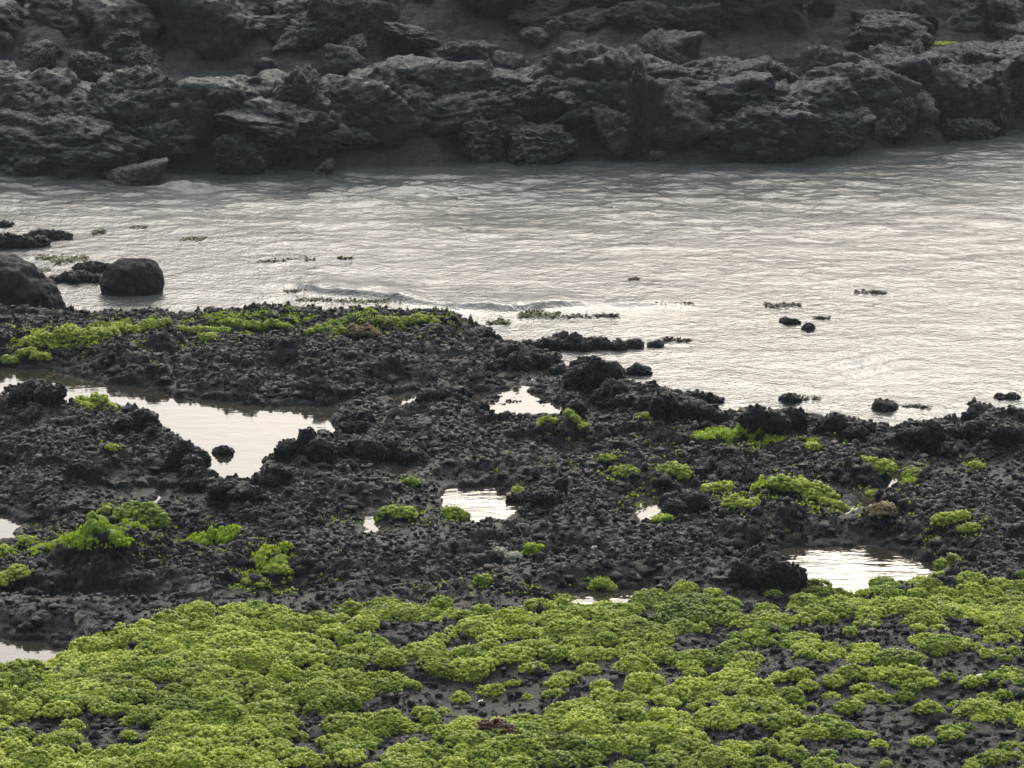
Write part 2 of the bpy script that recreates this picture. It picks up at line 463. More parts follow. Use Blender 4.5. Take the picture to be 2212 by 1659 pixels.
def crust():
    """thousands of knobs of coralline crust and mussel clumps that make up the reef surface"""
    v, f = ico(1); v1, f1 = ICO0
    N = 165000
    y = 15.3 + (27.4 - 15.3) * rng.uniform(0, 1, N); x = rng.uniform(-1, 1, N) * y * math.tan(R(9.6))
    r = np.clip((y - YR[0]) / (YR[-1] - YR[0]) * (NR - 1), 0, NR - 1).astype(int)
    c = np.clip((x / (y * TANH) + 1) * .5 * (NC - 1), 0, NC - 1).astype(int)
    d = dist[r, c]; vv = Vg_px[r, c]; uu = Ug_px[r, c]
    cl = fbm2(x * 1.7, y * 1.7, 91, 3)
    keep = (d > 0.012) & (rng.uniform(0, 1, N) < np.where(vv > 1300, .25, 1.0) * (.55 + 1.0 * cl).clip(.30, 1))
    x, y, d, cl = x[keep], y[keep], d[keep], cl[keep]
    n = len(x)
    rad = np.exp(rng.normal(math.log(.0125), .36, n)).clip(.006, .034)
    rim = (d < .12) & (d > .03) & (calm[r[keep], c[keep]] < .2) & (rng.uniform(0, 1, n) < .45); rad[rim] = np.maximum(rad[rim], rng.uniform(.02, .042, rim.sum()))
    z = ground_z(x, y) + rad * rng.uniform(-.35, .45, n)
    big = rad > .019
    Vs, Fs, o = [], [], 0
    for (vt, ft), m in (((v, f), big), ((v1, f1), ~big)):
        k = int(m.sum())
        q = np.broadcast_to(vt, (k, len(vt), 3)).reshape(-1, 3)
        sd = np.repeat(np.arange(k) * 1.37, len(vt))
        dsp = (1 + .7 * vn3(q * 1.5 + sd[:, None], 7)) * rng.uniform(.55, 1.35, len(q))
        sc = np.stack([rad[m] * rng.uniform(.8, 1.4, k), rad[m] * rng.uniform(.8, 1.3, k), rad[m] * rng.uniform(.7, 1.35, k)], 1)
        p = q * dsp[:, None] * np.repeat(sc, len(vt), 0)
        p = p + np.repeat(np.stack([x[m], y[m], z[m]], 1), len(vt), 0)
        Vs.append(p); Fs.append((ft[None] + (np.arange(k) * len(vt))[:, None, None]).reshape(-1, 3) + o); o += len(p)
    return np.concatenate(Vs), np.concatenate(Fs)

def hit(px, py, floor=0.0):
    d = ray(px, py)
    ys = np.arange(15.1, 60.0, 0.01)
    t = ys / d[1]
    xs, zs = d[0] * t, CAM[2] + d[2] * t
    g = np.maximum(np.where(ys < 27.5, ground_z(xs, np.minimum(ys, 27.5)), -1), floor)
    i = np.argmax(zs <= g)
    return np.array([xs[i], ys[i], g[i]])

KNOLLS = [(1615,1745,868,925),(1765,1835,888,930),(1835,1880,905,940),(1480,1560,850,905),(1375,1490,845,885),(1290,1365,822,875),(1950,2060,915,950),(2060,2215,903,945),(2215,2400,905,950),
 (615,715,925,985),(20,130,820,862),(265,350,890,928),(375,432,935,1010),(405,455,1000,1050),(748,815,872,935),(1060,1135,748,795),(1130,1195,752,790),(900,1010,828,862),(1010,1150,858,880),
 (1170,1260,850,885),(1440,1530,1060,1110),(1900,1960,1058,1090),(560,630,1005,1045),(455,560,1040,1075),(740,900,945,990),(1120,1200,1045,1085),(1590,1720,1195,1260),(1230,1340,775,825)]
def knolls(spots, level=None, seed=3, rmin=.018):
    rg = np.random.default_rng(seed)
    v, f = ico(4); Vs, Fs, o = [], [], 0
    for (x0, x1, yt, yb) in spots:
        n = int(4 + (x1 - x0) / 9)
        for j in range(n):
            u = rg.uniform(x0, x1); ed = 1 - abs(u - (x0 + x1) / 2) / ((x1 - x0) / 2 + 1)
            top = yb - (yb - yt) * rg.uniform(.35, 1.0) * (.55 + .45 * ed)
            b = hit(u, yb + rg.uniform(-6, 8)) if level is None else G(u, yb - rg.uniform(0, 4), level); D = np.linalg.norm(b - CAM)
            h = max((yb - top) * D / FPX, .02 if level is None else .012); r = h * rg.uniform(.45, .8)
            r = min(max(r, rmin), .05)
            off = rg.uniform(-50, 50)
            d1, _ = worley3(v * 1.6 + off, 4); d2, _ = worley3(v * 3.6 + off, 6)
            dsp = 1 + .45 * (np.sqrt(np.clip(1 - (d1 / .95) ** 2, 0, 1)) - .5) + .28 * (np.sqrt(np.clip(1 - (d2 / .95) ** 2, 0, 1)) - .5) + .22 * fbm3(v * 6 + off, 8, 3)
            zr = min(h * .6, r * 1.6)
            p = v * dsp[:, None] * np.array([r * rg.uniform(.9, 1.5), r, zr]) + np.array([b[0], b[1] + rg.uniform(-.02, .05), b[2] + h - zr * 1.05])
            Vs.append(p); Fs.append(f + o); o += len(v)
            nb = int(40 + 9000 * r * r)
            bv, bf = ICO0
            pick = p[rg.integers(0, len(p), nb)]
            jv = bv[None] * (1 + .5 * (rg.uniform(0, 1, (nb, 12, 1)) - .5)) * rg.uniform(.006, .0145, (nb, 1, 1))
            Vs.append((pick[:, None] + jv).reshape(-1, 3)); Fs.append((bf[None] + (np.arange(nb) * 12)[:, None, None]).reshape(-1, 3) + o); o += nb * 12
            if h - zr * 2 > .02:   # a foot under a tall knob
                Vs.append(v * dsp[:, None] * np.array([r * 1.3, r * 1.2, h * .6]) + np.array([b[0], b[1], b[2]])); Fs.append(f + o); o += len(v)
    return np.concatenate(Vs), np.concatenate(Fs)

verts = np.stack([Xr, Yr, Zg], -1).reshape(-1, 3)
gf = grid_faces(NR, NC)
cv, cf = crust()
kv, kf = knolls(KNOLLS)
cf = np.concatenate([cf, kf + len(cv)]); cv = np.concatenate([cv, kv])
gf = np.concatenate([gf[:, [0, 1, 2]], gf[:, [0, 2, 3]]])
me = mesh_np('reef', np.concatenate([verts, cv]), np.concatenate([gf, cf + len(verts)]))
tag(link('reef', me, M_REEF), 'dark knobbly wet rock reef with tide pools in the foreground', 'reef', kind='structure')
del verts, gf, cv, cf

# ------------------------------------------------------------------ water
def sea():
    a = np.concatenate([np.linspace(17.0, 26.0, 300, endpoint=False), np.linspace(26.0, 37.0, 900)])
    b = 37.0 + (np.linspace(0, 1, 60)[1:] ** 2) * 260
    ys = np.concatenate([a, b]); us = np.linspace(-1, 1, 1000)
    Y, U = np.meshgrid(ys, us, indexing='ij')
    X = U * (2 + Y * 0.24)
    fade = 1 - sstep(36, 60, Y)
    zone = 0.35 + 0.65 * sstep(26.5, 31.0, Y)
    Z = 0.020 * fbm2(X * 1.1, Y * 1.9, 61, 3) * zone + 0.010 * fbm2(X * 3.1 + .4 * Y, Y * 5.0, 63, 3) * zone
    chop = sstep(28.5, 31.0, Y + .5 * fbm2(X * .5, Y * .5, 67, 2)) * (1.25 - .85 * sstep(-1.5, 3.0, X)) + .25
    chop = chop * (.35 + 1.5 * sstep(-.35, .45, fbm2(X * .45 + 7, Y * .8, 69, 3)))
    Z = Z + 0.020 * chop * fbm2(X * 2.6 + .3 * Y, Y * 4.6, 66, 3)
    # the small wave that crosses the bay
    line = [(560,612),(640,618),(700,634),(800,640),(900,655),(1000,664),(1100,664),(1250,660),(1400,656),(1500,662),(1560,664)]
    L = np.array([G(*p)[:2] for p in line])
    yc = np.interp(X, L[:, 0], L[:, 1]) + 0.05 * fbm2(X * 2.2, X * 0 + 3, 65, 3)
    ends = sstep(L[0, 0] - .1, L[0, 0] + .5, X) * (1 - 0.65 * sstep(L[5, 0], L[-1, 0], X)) * (1 - sstep(L[-1, 0] - .4, L[-1, 0] + .1, X))
    t = Y - yc
    Z = Z + 0.038 * (1 + 0.9 * fbm2(X * 3.5, Y * 1.0, 68, 3)).clip(.2, 2) * ends * np.where(t < 0, np.exp(-(t / 0.07) ** 2), np.exp(-(t / 0.5) ** 2))
    # ruffled patch on the right
    c = G(1870, 785)
    q = np.exp(-(((X - c[0]) / .30) ** 2 + ((Y - c[1]) / .35) ** 2))
    Z = Z + 0.012 * q * np.sin((Y * 0.9 - (X - c[0]) * 0.75) * 22)
    Z = Z * fade
    V = np.stack([X, Y, Z], -1).reshape(-1, 3)
    o = link('sea', mesh_np('sea', V, grid_faces(len(ys), len(us))), M_SEA)
    tag(o, 'rippled silvery sea inlet between the reef and the far rocks', 'sea', kind='structure')
sea()

def pool(zl, rip, poly):
    P = px_poly(poly, zl); c = P.mean(0)
    d = P - c; L = np.linalg.norm(d, axis=1, keepdims=True)
    P = c + d * (1 + 0.14 / np.maximum(L, 0.15))
    V = np.concatenate([[[*c, zl]], np.column_stack([P, np.full(len(P), zl)])])
    n = len(P)
    import bmesh
    bm = bmesh.new()
    vs = [bm.verts.new((*p, zl)) for p in P]
    f = bm.faces.new(vs); f.normal_update()
    if f.normal.z < 0: f.normal_flip()
    bmesh.ops.triangulate(bm, faces=[f])
    me = bpy.data.meshes.new('tide_pool'); bm.to_mesh(me); bm.free()
    o = link('tide_pool', me, M_POOL_R if rip else M_POOL)
    o['kind'] = 'structure'
for p in POOLS: pool(*p)

# ------------------------------------------------------------------ far shore
WL = [(-900,372),(0,372),(400,377),(700,372),(850,357),(1050,346),(1150,346),(1400,352),(1600,346),(1750,331),(2000,311),(2130,291),(2212,277),(2600,215),(3200,150)]
WLG = np.array([G(*p)[:2] for p in WL])
def waterline(x): return np.interp(x, WLG[:, 0], WLG[:, 1])
def shore_prof(t, x=0.0): return 0.85 * sstep(2.0, 2.7, t) * sstep(-.9, -.3, x) * (1 - .6 * sstep(5, 8, t)) + 0.42 * sstep(-0.05, 0.5, t) + 0.20 * t.clip(0, None) + 0.28 * sstep(0.9, 2.2, t) + 0.25 * sstep(2.4, 3.6, t) - 0.5 * sstep(5.0, 9.0, t)

def shore():
    ys = np.linspace(31.2, 43, 620); xs = np.linspace(-9, 9, 1000)
    Y, X = np.meshgrid(ys, xs, indexing='ij')
    t = Y - waterline(X) + 0.22 * fbm2(X * 1.3, Y * 1.3, 71, 4)
    Z = shore_prof(t, X + .3 * fbm2(Y, X * 0 + 2, 79, 2)) - 0.10 * sstep(0.0, .4, t) - 0.25 * (1 - sstep(-0.45, 0.02, t))
    k1 = knobs(X + .1 * fbm2(X * 3, Y * 3, 72, 2), Y, 0.75, 73); k2 = knobs(X, Y, 0.24, 74)
    w = sstep(-0.1, 0.4, t)
    k3 = knobs(X, Y, 0.10, 77)
    Z = Z + w * (0.15 * (k1 - .4) + 0.09 * (k2 - .3) + .03 * k3 + 0.06 * fbm2(X * 4, Y * 4, 75, 5, .6))
    # terraces
    st = 0.085; q = Z / st + 0.8 * fbm2(X * .7, Y * .7, 76, 2); fq = q - np.floor(q)
    Z = Z + (sstep(0.0, 1, fq) - fq) * st * 0.8 * w
    V, F = [np.stack([X, Y, Z], -1).reshape(-1, 3)], [grid_faces(620, 1000)]; nbase = len(V[0])
    F = [np.concatenate([F[0][:, [0, 1, 2]], F[0][:, [0, 2, 3]]])]; off = len(V[0])
    rg = np.random.default_rng(5)
    for i in range(480):
        big = i < 110 or 300 <= i
        x = rg.uniform(-6.3, 6.3) if i < 300 else -6.3 + 12.6 * ((i - 300) % 90) / 90 + rg.uniform(-.05, .05); t0 = rg.uniform(1.75, 3.6) if i >= 390 else rg.uniform(-.05, .35) if i >= 300 else (rg.uniform(-.05, 4.2) if i % 3 else rg.uniform(-.05, .9))
        w = rg.uniform(.28, .60) if big else rg.uniform(.10, .26)
        y = waterline(x) + t0 + (w * .6 if t0 < .5 else 0)
        hgt = w * rg.uniform(.45, .8)
        if i == 390: ntop = off
        me = rock_mesh('block', (w, w * rg.uniform(.6, .9), hgt), 900 + i, 5 if big else 4, 13, 14., .22, .085, 1.5, .3, R(rg.uniform(-14, 14)))
        co = np.zeros(len(me.vertices) * 3, np.float32); me.vertices.foreach_get('co', co)
        fi = np.zeros(len(me.polygons) * 3, np.int32); me.polygons.foreach_get('vertices', fi)
        bpy.data.meshes.remove(me)
        if x > -.9 and t0 > 1.7 and i < 390: continue
        zc = float(shore_prof(np.array(y - waterline(x)), np.array(x if i >= 390 else -9.0))) + hgt * rg.uniform(-.3, .15)
        V.append(co.reshape(-1, 3) + np.array([x, y, max(zc, .02)])); F.append(fi.reshape(-1, 3) + off); off += len(co) // 3
    me = mesh_np('rocky_shore', np.concatenate(V), np.concatenate(F))
    toplight_cut = np.zeros(len(me.vertices)); toplight_cut[:nbase] = 1; toplight_cut[ntop:] = .75; add_attr(me, 'toplight_cut', toplight_cut)  # cuts the painted top light on the base and upper slope
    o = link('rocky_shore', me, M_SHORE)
    tag(o, 'dark layered rock bank rising behind the inlet', 'rock bank', kind='structure')

def shore_hit(px, py):
    d = ray(px, py)
    ys = np.arange(31, 44, 0.01); t = ys / d[1]
    xs, zs = d[0] * t, CAM[2] + d[2] * t
    g = np.maximum(shore_prof(ys - waterline(xs), xs), 0)
    i = np.argmax(zs <= g)
    return np.array([xs[i], ys[i], zs[i]])

def rock_mesh(name, rad, seed, sub=5, facets=14, soft=9.0, rough=0.10, lump=0.10, cell=2.2, strata=0.0, tilt=0.0, hmin=.78):
    """a block cut by random planes with softened edges, then weathered"""
    v, f = ico(sub)
    rg = np.random.default_rng(seed)
    m = rg.normal(0, 1, (facets, 3)); m /= np.linalg.norm(m, axis=1, keepdims=True)
    m = np.concatenate([m, [[0, .05, 1], [rg.uniform(-.3, .3), -1, rg.uniform(.1, .5)]]]); m /= np.linalg.norm(m, axis=1, keepdims=True)
    h = np.concatenate([rg.uniform(hmin, 1.0, facets), [.92, .9]])
    w = np.clip(v @ m.T / h, .02, None)
    r = 1.0 / ((w ** soft).sum(1) ** (1 / soft))
    p = v * r[:, None]
    rad = np.asarray(rad, float)
    q = p * rad / rad.mean(); off = seed * 3.17
    warp = fbm3(q * 2 + off, seed + 40, 2)[:, None] * .25
    d1, _ = worley3(q * cell * .55 + warp + off, seed + 3)
    d2, _ = worley3(q * cell * 1.7 + warp + off, seed + 9)
    disp = .16 * fbm3(q * 1.2 + off, seed, 3) + lump * 1.5 * (np.sqrt(np.clip(1 - (d1 / .95) ** 2, 0, 1)) - .6) + lump * .6 * (np.sqrt(np.clip(1 - (d2 / .9) ** 2, 0, 1)) - .5) + rough * fbm3(q * 5 + off, seed + 20, 5, .6)
    if strata:
        zz = q[:, 2] * 4.5 + 1.2 * fbm3(q * 1.1, seed + 30, 3)
        fz = zz - np.floor(zz)
        disp = disp + strata * .07 * (sstep(0, .7, fz) - sstep(.85, 1, fz) - .5)
    p = p + v * disp[:, None]
    p = p / np.abs(p).max(0) * rad
    if tilt:
        c, s = math.cos(tilt), math.sin(tilt)
        p = np.column_stack([p[:, 0] * c + p[:, 2] * s, p[:, 1], -p[:, 0] * s + p[:, 2] * c])
    return mesh_np(name, p, f)

shore()
OUT = [  # x0, x1, ytop, ybase, tilt deg, label
 (-30,95,138,200,5,'flat pale-topped rock ledge at the left edge of the far bank'),
 (68,142,105,165,0,'small rounded rock knob beside the flat ledge on the far bank'),
 (145,242,103,182,-4,'rounded rock with green-tinged crest left on the far bank'),
 (250,362,107,168,3,'low long rock ledge above the big rough-topped rock'),
 (198,398,150,262,-8,'big rough-topped rock sloping down to the left on the far bank'),
 (388,485,163,240,4,'squarish rock right of the big rough-topped rock'),
 (578,738,138,262,0,'smooth dark dome-shaped block in the middle of the far bank'),
 (560,745,232,330,0,'low dark ledge below the smooth dome-shaped block'),
 (-40,320,238,372,4,'long dark shelf with thin green edge above the left waterline'),
 (235,315,272,330,0,'small dark rock at the foot of the long green-edged shelf'),
 (450,568,290,372,3,'low hump of rock with pale top near the waterline'),
 (640,780,305,376,-3,'crusty brown-topped rock hump touching the water'),
 (222,318,18,112,16,'pointed rock with bright right edge near the top left'),
 (375,495,28,90,0,'mossy rounded rock high on the left of the far bank'),
 (600,780,20,80,-6,'pale rough rock high on the far bank left of the hollow'),
 (825,945,30,100,10,'rounded shoulder rock ending the lit slope at the dark hollow'),
 (700,830,60,115,0,'low lit rock slab below the pale rough rock'),
 (922,1072,76,172,8,'humped rock knob with ragged crest beside the dark hollow'),
 (900,1048,140,225,5,'dark-fronted rock below the ragged humped knob'),
 (1060,1305,152,215,2,'wide flat ledge with pale crusted top in the middle bank'),
 (1195,1355,120,195,0,'dark flat-topped block behind the wide pale ledge'),
 (1228,1288,188,262,0,'small rock with bright yellow-green weed on its crest'),
 (1300,1452,155,352,0,'tall dark buttress rising from the middle waterline'),
 (1100,1240,245,348,0,'low dark boulder mass at the middle waterline'),
 (845,1000,182,330,22,'slanting pale-streaked slab leaning down to the right'),
 (980,1095,245,345,10,'small slanting slab beside the dark boulder mass'),
 (1365,1485,76,160,0,'hazy grey rock behind the tall dark buttress'),
 (1495,1800,168,260,-3,'long pale-topped whaleback rock on the right bank'),
 (1520,1750,215,345,5,'dark bluff under the whaleback rock at the waterline'),
 (1630,1890,200,330,6,'broad dark rock face right of the waterline bluff'),
 (1690,1870,128,196,4,'rounded hill-shaped rock behind the whaleback rock'),
 (1875,2010,190,305,8,'rock shoulder sloping to the water on the right bank'),
 (1915,2000,162,215,0,'small pale-crested rock above the sloping shoulder'),
 (2075,2215,137,275,0,'pointed dome rock with pale rim at the right edge'),
 (1940,2300,95,175,-2,'long high ledge with weed tufts at the upper right'),
 (2040,2175,243,300,0,'low weedy rock at the right end of the waterline'),
 (1440,1630,118,185,-4,'low hazy rock hump left of the rounded hill-shaped rock'),
]
for i, (x0, x1, yt, yb, tl, lab) in enumerate(OUT):
    xc = (x0 + x1) / 2
    p = shore_hit(xc, yb)
    D = np.linalg.norm(p - CAM)
    w = (x1 - x0) * D / FPX / 2 * 1.0
    hh = (yb - yt) * D / FPX * 0.98
    dep = min(max(w * 0.8, hh * 0.7), 0.75)
    me = rock_mesh('rock_outcrop', (w * 1.16, dep, hh * 0.80), 100 + i * 7, 6, 13, 14.0, 0.22, 0.09, 1.5, .35, R(tl))
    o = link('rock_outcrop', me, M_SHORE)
    o.location = (p[0], p[1] + dep * 0.30, p[2] + hh * 0.26)
    tag(o, lab, 'rock', 'rock outcrops along the far bank')

# ------------------------------------------------------------------ boulders and small rocks in the water
def water_rock(name, x0, x1, yt, yb, lab, cat, group, mat=None, soft=7.0, depth=0.8, seed=1, sub=6, lump=.05, rough=.05, cell=2.2, z=0.0, tilt=0, sink=.45, hmin=.78, facets=14):
    p = G((x0 + x1) / 2, yb, z)
    D = np.linalg.norm(p - CAM)
    w = (x1 - x0) * D / FPX / 2; hh = (yb - yt) * D / FPX
    rz = hh / (2 - 2 * sink)
    me = rock_mesh(name, (w * 1.04, w * depth, rz * 1.0), seed, sub, facets, soft, rough, lump, cell, 0.0, R(tilt), hmin)
    # measured so that the crest stands at the right height
    co = np.zeros(len(me.vertices) * 3, np.float32); me.vertices.foreach_get('co', co); co = co.reshape(-1, 3)
    o = link(name, me, mat or M_BOULDER)
    o.location = (p[0], p[1] + w * depth * .85, z + hh - co[:, 2].max())
    tag(o, lab, cat, group)
    return o
water_rock('boulder', 185, 372, 346, 396, 'wedge-shaped dark boulder with pale crest in front of the far bank', 'boulder', 'boulders in the inlet', depth=.6, seed=5, tilt=-14, soft=10, mat=M_SHORE)  # the shore rock's painted top light gives the pale crest
water_rock('boulder', 212, 350, 566, 640, 'round-topped dark boulder standing alone in the shallows', 'boulder', 'boulders in the inlet', soft=24, seed=12, lump=.04, rough=.07, hmin=.95, facets=200, sink=.42)
water_rock('boulder', -190, 124, 558, 690, 'large dark boulder cut by the left edge of the view', 'boulder', 'boulders in the inlet', soft=24, seed=9, lump=.10, rough=.12, hmin=.92, facets=120, tilt=16, sink=.45)

SR = [(1118,1340,722,757,'long flat rock ledge standing out in the water'),
 (1195,1345,775,818,'shorter flat ledge below the long ledge at the reef tip'),
 (1348,1404,786,812,'lone small rock just right of the shorter ledge'),
 (1360,1385,732,755,'small rock nub right of the long ledge'),
 (1400,1428,736,752,'tiny rock nub second right of the long ledge'),
 (1060,1130,745,778,'rounded dark rock at the left end of the long ledge'),
 (1035,1075,712,735,'small dark rock at the seaward tip of the reef'),
 (1478,1552,840,874,'crusted brown rock at the edge of the right reef'),
 (1683,1725,850,870,'small spiky rock just off the right reef'),
 (1890,1918,858,890,'upright little rock with its reflection below it'),
 (1690,1722,685,702,'dark weedy rock tip in the open water'),
 (1728,1760,702,716,'low dark rock tip right below the weedy rock tip'),
 (2155,2200,848,864,'low brown rock by the splash at the right edge'),
 (468,503,962,985,'pair of tiny rock nubs alone in the large pool'),
 (570,612,985,1005,'small dark rock at the near end of the large pool'),
 (1065,1110,1062,1080,'brown rock lying in the middle small pool'),
 (1612,1665,1180,1232,'round black rock at the left end of the right pool'),
 (-40,90,502,540,'dark rock spit at the left edge beyond the round boulder'),
 (60,150,494,520,'crusted end of the dark rock spit on the left'),
 (-20,30,478,492,'little dark rock at the left edge above the spit'),
 (100,240,588,612,'band of dark cobbly rock left of the round boulder'),
 (160,250,566,590,'low dark rock bank behind the round boulder')]
for i, (x0, x1, yt, yb, lab) in enumerate(SR):
    z = 0.0 if yb < 900 else (0.04 if yb < 1010 else (.07 if yb < 1100 else .10))
    kv, kf = knolls([(x0 + 3, x1 - 3, yt, yb)], z - .008, 40 + i, .014)
    c = G((x0 + x1) / 2, yb, z)
    o = link('rock', mesh_np('rock', kv - c, kf), M_REEF); o.location = c
    tag(o, lab, 'rock', 'small rocks standing in water')

# ------------------------------------------------------------------ weed
def leaves(cent, norm, size, tone, jit=0.9, flat=1.0):
    """folded kite leaves: cent (n,3), norm (n,3)"""
    n = len(cent)
    d = norm + rng.normal(0, jit, (n, 3)); d[:, 2] *= flat; d /= np.linalg.norm(d, axis=1, keepdims=True)
    s = np.cross(d, rng.normal(0, 1, (n, 3))); s[:, 2] *= flat; s /= np.linalg.norm(s, axis=1, keepdims=True)
    b = np.cross(d, s)
    L = size[:, None]
    wv = L * rng.uniform(.3, .55, (n, 1))
    p0 = cent
    p1 = cent + d * L * .55 + s * wv + b * L * .12
    p2 = cent + d * L + b * L * rng.uniform(-.3, .3, (n, 1))
    p3 = cent + d * L * .5 - s * wv + b * L * .12
    V = np.stack([p0, p1, p2, p3], 1).reshape(-1, 3)
    F = np.arange(4 * n).reshape(n, 4)
    T = np.repeat(tone, 4)
    return V, F, T

_dome = None
def dome_template():
    global _dome
    if _dome is None:
        v, f = ico(2)
        keep = v[:, 2] > -0.35
        idx = -np.ones(len(v), int); idx[keep] = np.arange(keep.sum())
        ff = f[keep[f].all(1)]
        _dome = (v[keep], idx[ff])
    return _dome

def cushion(c, rx, ry, rz, nleaf, lsize, tone, seed, jit=.8, blob=.012):
    """one cushion: a lumpy core, many small rounded tufts over it, and a few fine fronds"""
    v, f = dome_template()
    k = 1 + 0.22 * fbm3(v * 1.6 + seed, 5, 2)
    S = np.array([rx, ry, rz])
    rm = (rx * ry * rz) ** (1 / 3)
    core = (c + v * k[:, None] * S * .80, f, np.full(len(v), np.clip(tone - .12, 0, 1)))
    bv, bf = ico(1) if blob > .02 else ico0()
    nb = int(min(26 + 3.6 * (rm / blob) ** 2, 400))
    q = rng.normal(0, 1, (nb, 3)); q[:, 2] = np.abs(q[:, 2]) - .12; q /= np.linalg.norm(q, axis=1, keepdims=True)
    kk = 1 + 0.22 * fbm3(q * 1.6 + seed, 5, 2)
    wd, _ = worley3(q * 1.7 + seed * 1.7, 9)
    cent = c + q * (kk * (0.78 + .34 * np.sqrt(np.clip(1 - (wd / .95) ** 2, 0, 1))))[:, None] * S
    br = blob * rng.uniform(.55, 1.25, nb)
    sq = np.stack([br * rng.uniform(.9, 1.5, nb), br * rng.uniform(.9, 1.3, nb), br * rng.uniform(.8, 1.2, nb)], 1)
    jv = bv[None] * (1 + .38 * (rng.uniform(0, 1, (nb, len(bv), 1)) - .5))
    BV = (cent[:, None] + jv * sq[:, None]).reshape(-1, 3)
    BF = (bf[None] + (np.arange(nb) * len(bv))[:, None, None]).reshape(-1, 3)
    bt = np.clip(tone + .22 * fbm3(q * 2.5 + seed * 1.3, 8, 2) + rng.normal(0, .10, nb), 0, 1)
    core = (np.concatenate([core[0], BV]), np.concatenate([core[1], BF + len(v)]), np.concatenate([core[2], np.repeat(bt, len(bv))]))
    # fronds sticking out between the tufts
    i = rng.integers(0, nb, nleaf)
    nn = q[i] / S; nn /= np.linalg.norm(nn, axis=1, keepdims=True); nn[:, 2] += .25
    lc = cent[i] + rng.normal(0, 1, (nleaf, 3)) * br[i][:, None] * .6
    leaf = leaves(lc, nn, lsize * rng.uniform(.6, 1.3, nleaf), np.clip(bt[i] + rng.normal(0, .1, nleaf), 0, 1), jit)
    return core, leaf

def leaves_mesh(name, parts):
    Vs, Fs, Ts, o = [], [], [], 0
    for _, (lv, lf, lt) in parts:
        Vs.append(lv); Ts.append(lt); Fs.append(lf + o); o += len(lv)
    me = mesh_np(name, np.concatenate(Vs), np.concatenate(Fs), True)
    add_attr(me, 'tone', np.concatenate(Ts))
    return me

def cushions_mesh(name, parts, with_leaves=True):
    Vs, Fs, Ts = [], [], []; o = 0
    for (dv, df, dt), (lv, lf, lt) in parts:
        if not with_leaves:
            Vs.append(dv); Ts.append(dt); Fs.append(df + o); o += len(dv); continue
        Vs += [dv, lv]; Ts += [dt, lt]
        Fs.append(np.column_stack([lf[:, 0], lf[:, 1], lf[:, 2]]) + o + len(dv))
        Fs.append(np.column_stack([lf[:, 0], lf[:, 2], lf[:, 3]]) + o + len(dv))
        Fs.append(df + o)
        o += len(dv) + len(lv)
    me = mesh_np(name, np.concatenate(Vs), np.concatenate(Fs), True)
    add_attr(me, 'tone', np.concatenate(Ts))
    return me

def in_poly(poly, u, v):
    P = poly; ins = np.zeros(np.shape(u), bool)
    for i in range(len(P)):
        a, b = P[i], P[(i + 1) % len(P)]
        if a[1] != b[1]:
            ins ^= ((a[1] > v) != (b[1] > v)) & (u < (b[0] - a[0]) * (v - a[1]) / (b[1] - a[1]) + a[0])
    return ins

CARPET = [(-400,1455),(0,1450),(120,1432),(195,1395),(270,1352),(400,1318),(480,1325),(600,1318),(660,1345),(760,1332),(860,1322),(960,1312),(1000,1322),(1120,1318),(1220,1300),(1330,1290),(1400,1300),(1460,1276),(1560,1290),(1640,1288),(1700,1262),(1770,1280),(1830,1288),(1900,1270),(2010,1260),(2080,1252),(2160,1262),(2230,1232),(2700,1230),(2700,1900),(-400,1900)]
BARE = [  # bare rock patches in the carpet: centre px, radii px
 (180,1590,150,42),(60,1560,70,22),(960,1500,130,40),(1250,1450,200,22),(1060,1545,90,30),(560,1532,60,10),(1330,1500,70,12),(1700,1480,60,20),(1530,1390,90,26),
 (1900,1385,80,18),(2080,1440,70,22),(2100,1500,90,16),(1950,1560,130,20),(1800,1610,90,18),(2150,1590,80,22),(1560,1590,70,18),(700,1440,50,8),(870,1455,60,14),(2000,1300,50,10),(1300,1400,50,10),(690,1390,40,12),(1180,1620,40,12),(1480,1535,70,12),(2060,1350,60,12),(1760,1360,60,14),(1400,1340,60,14)]

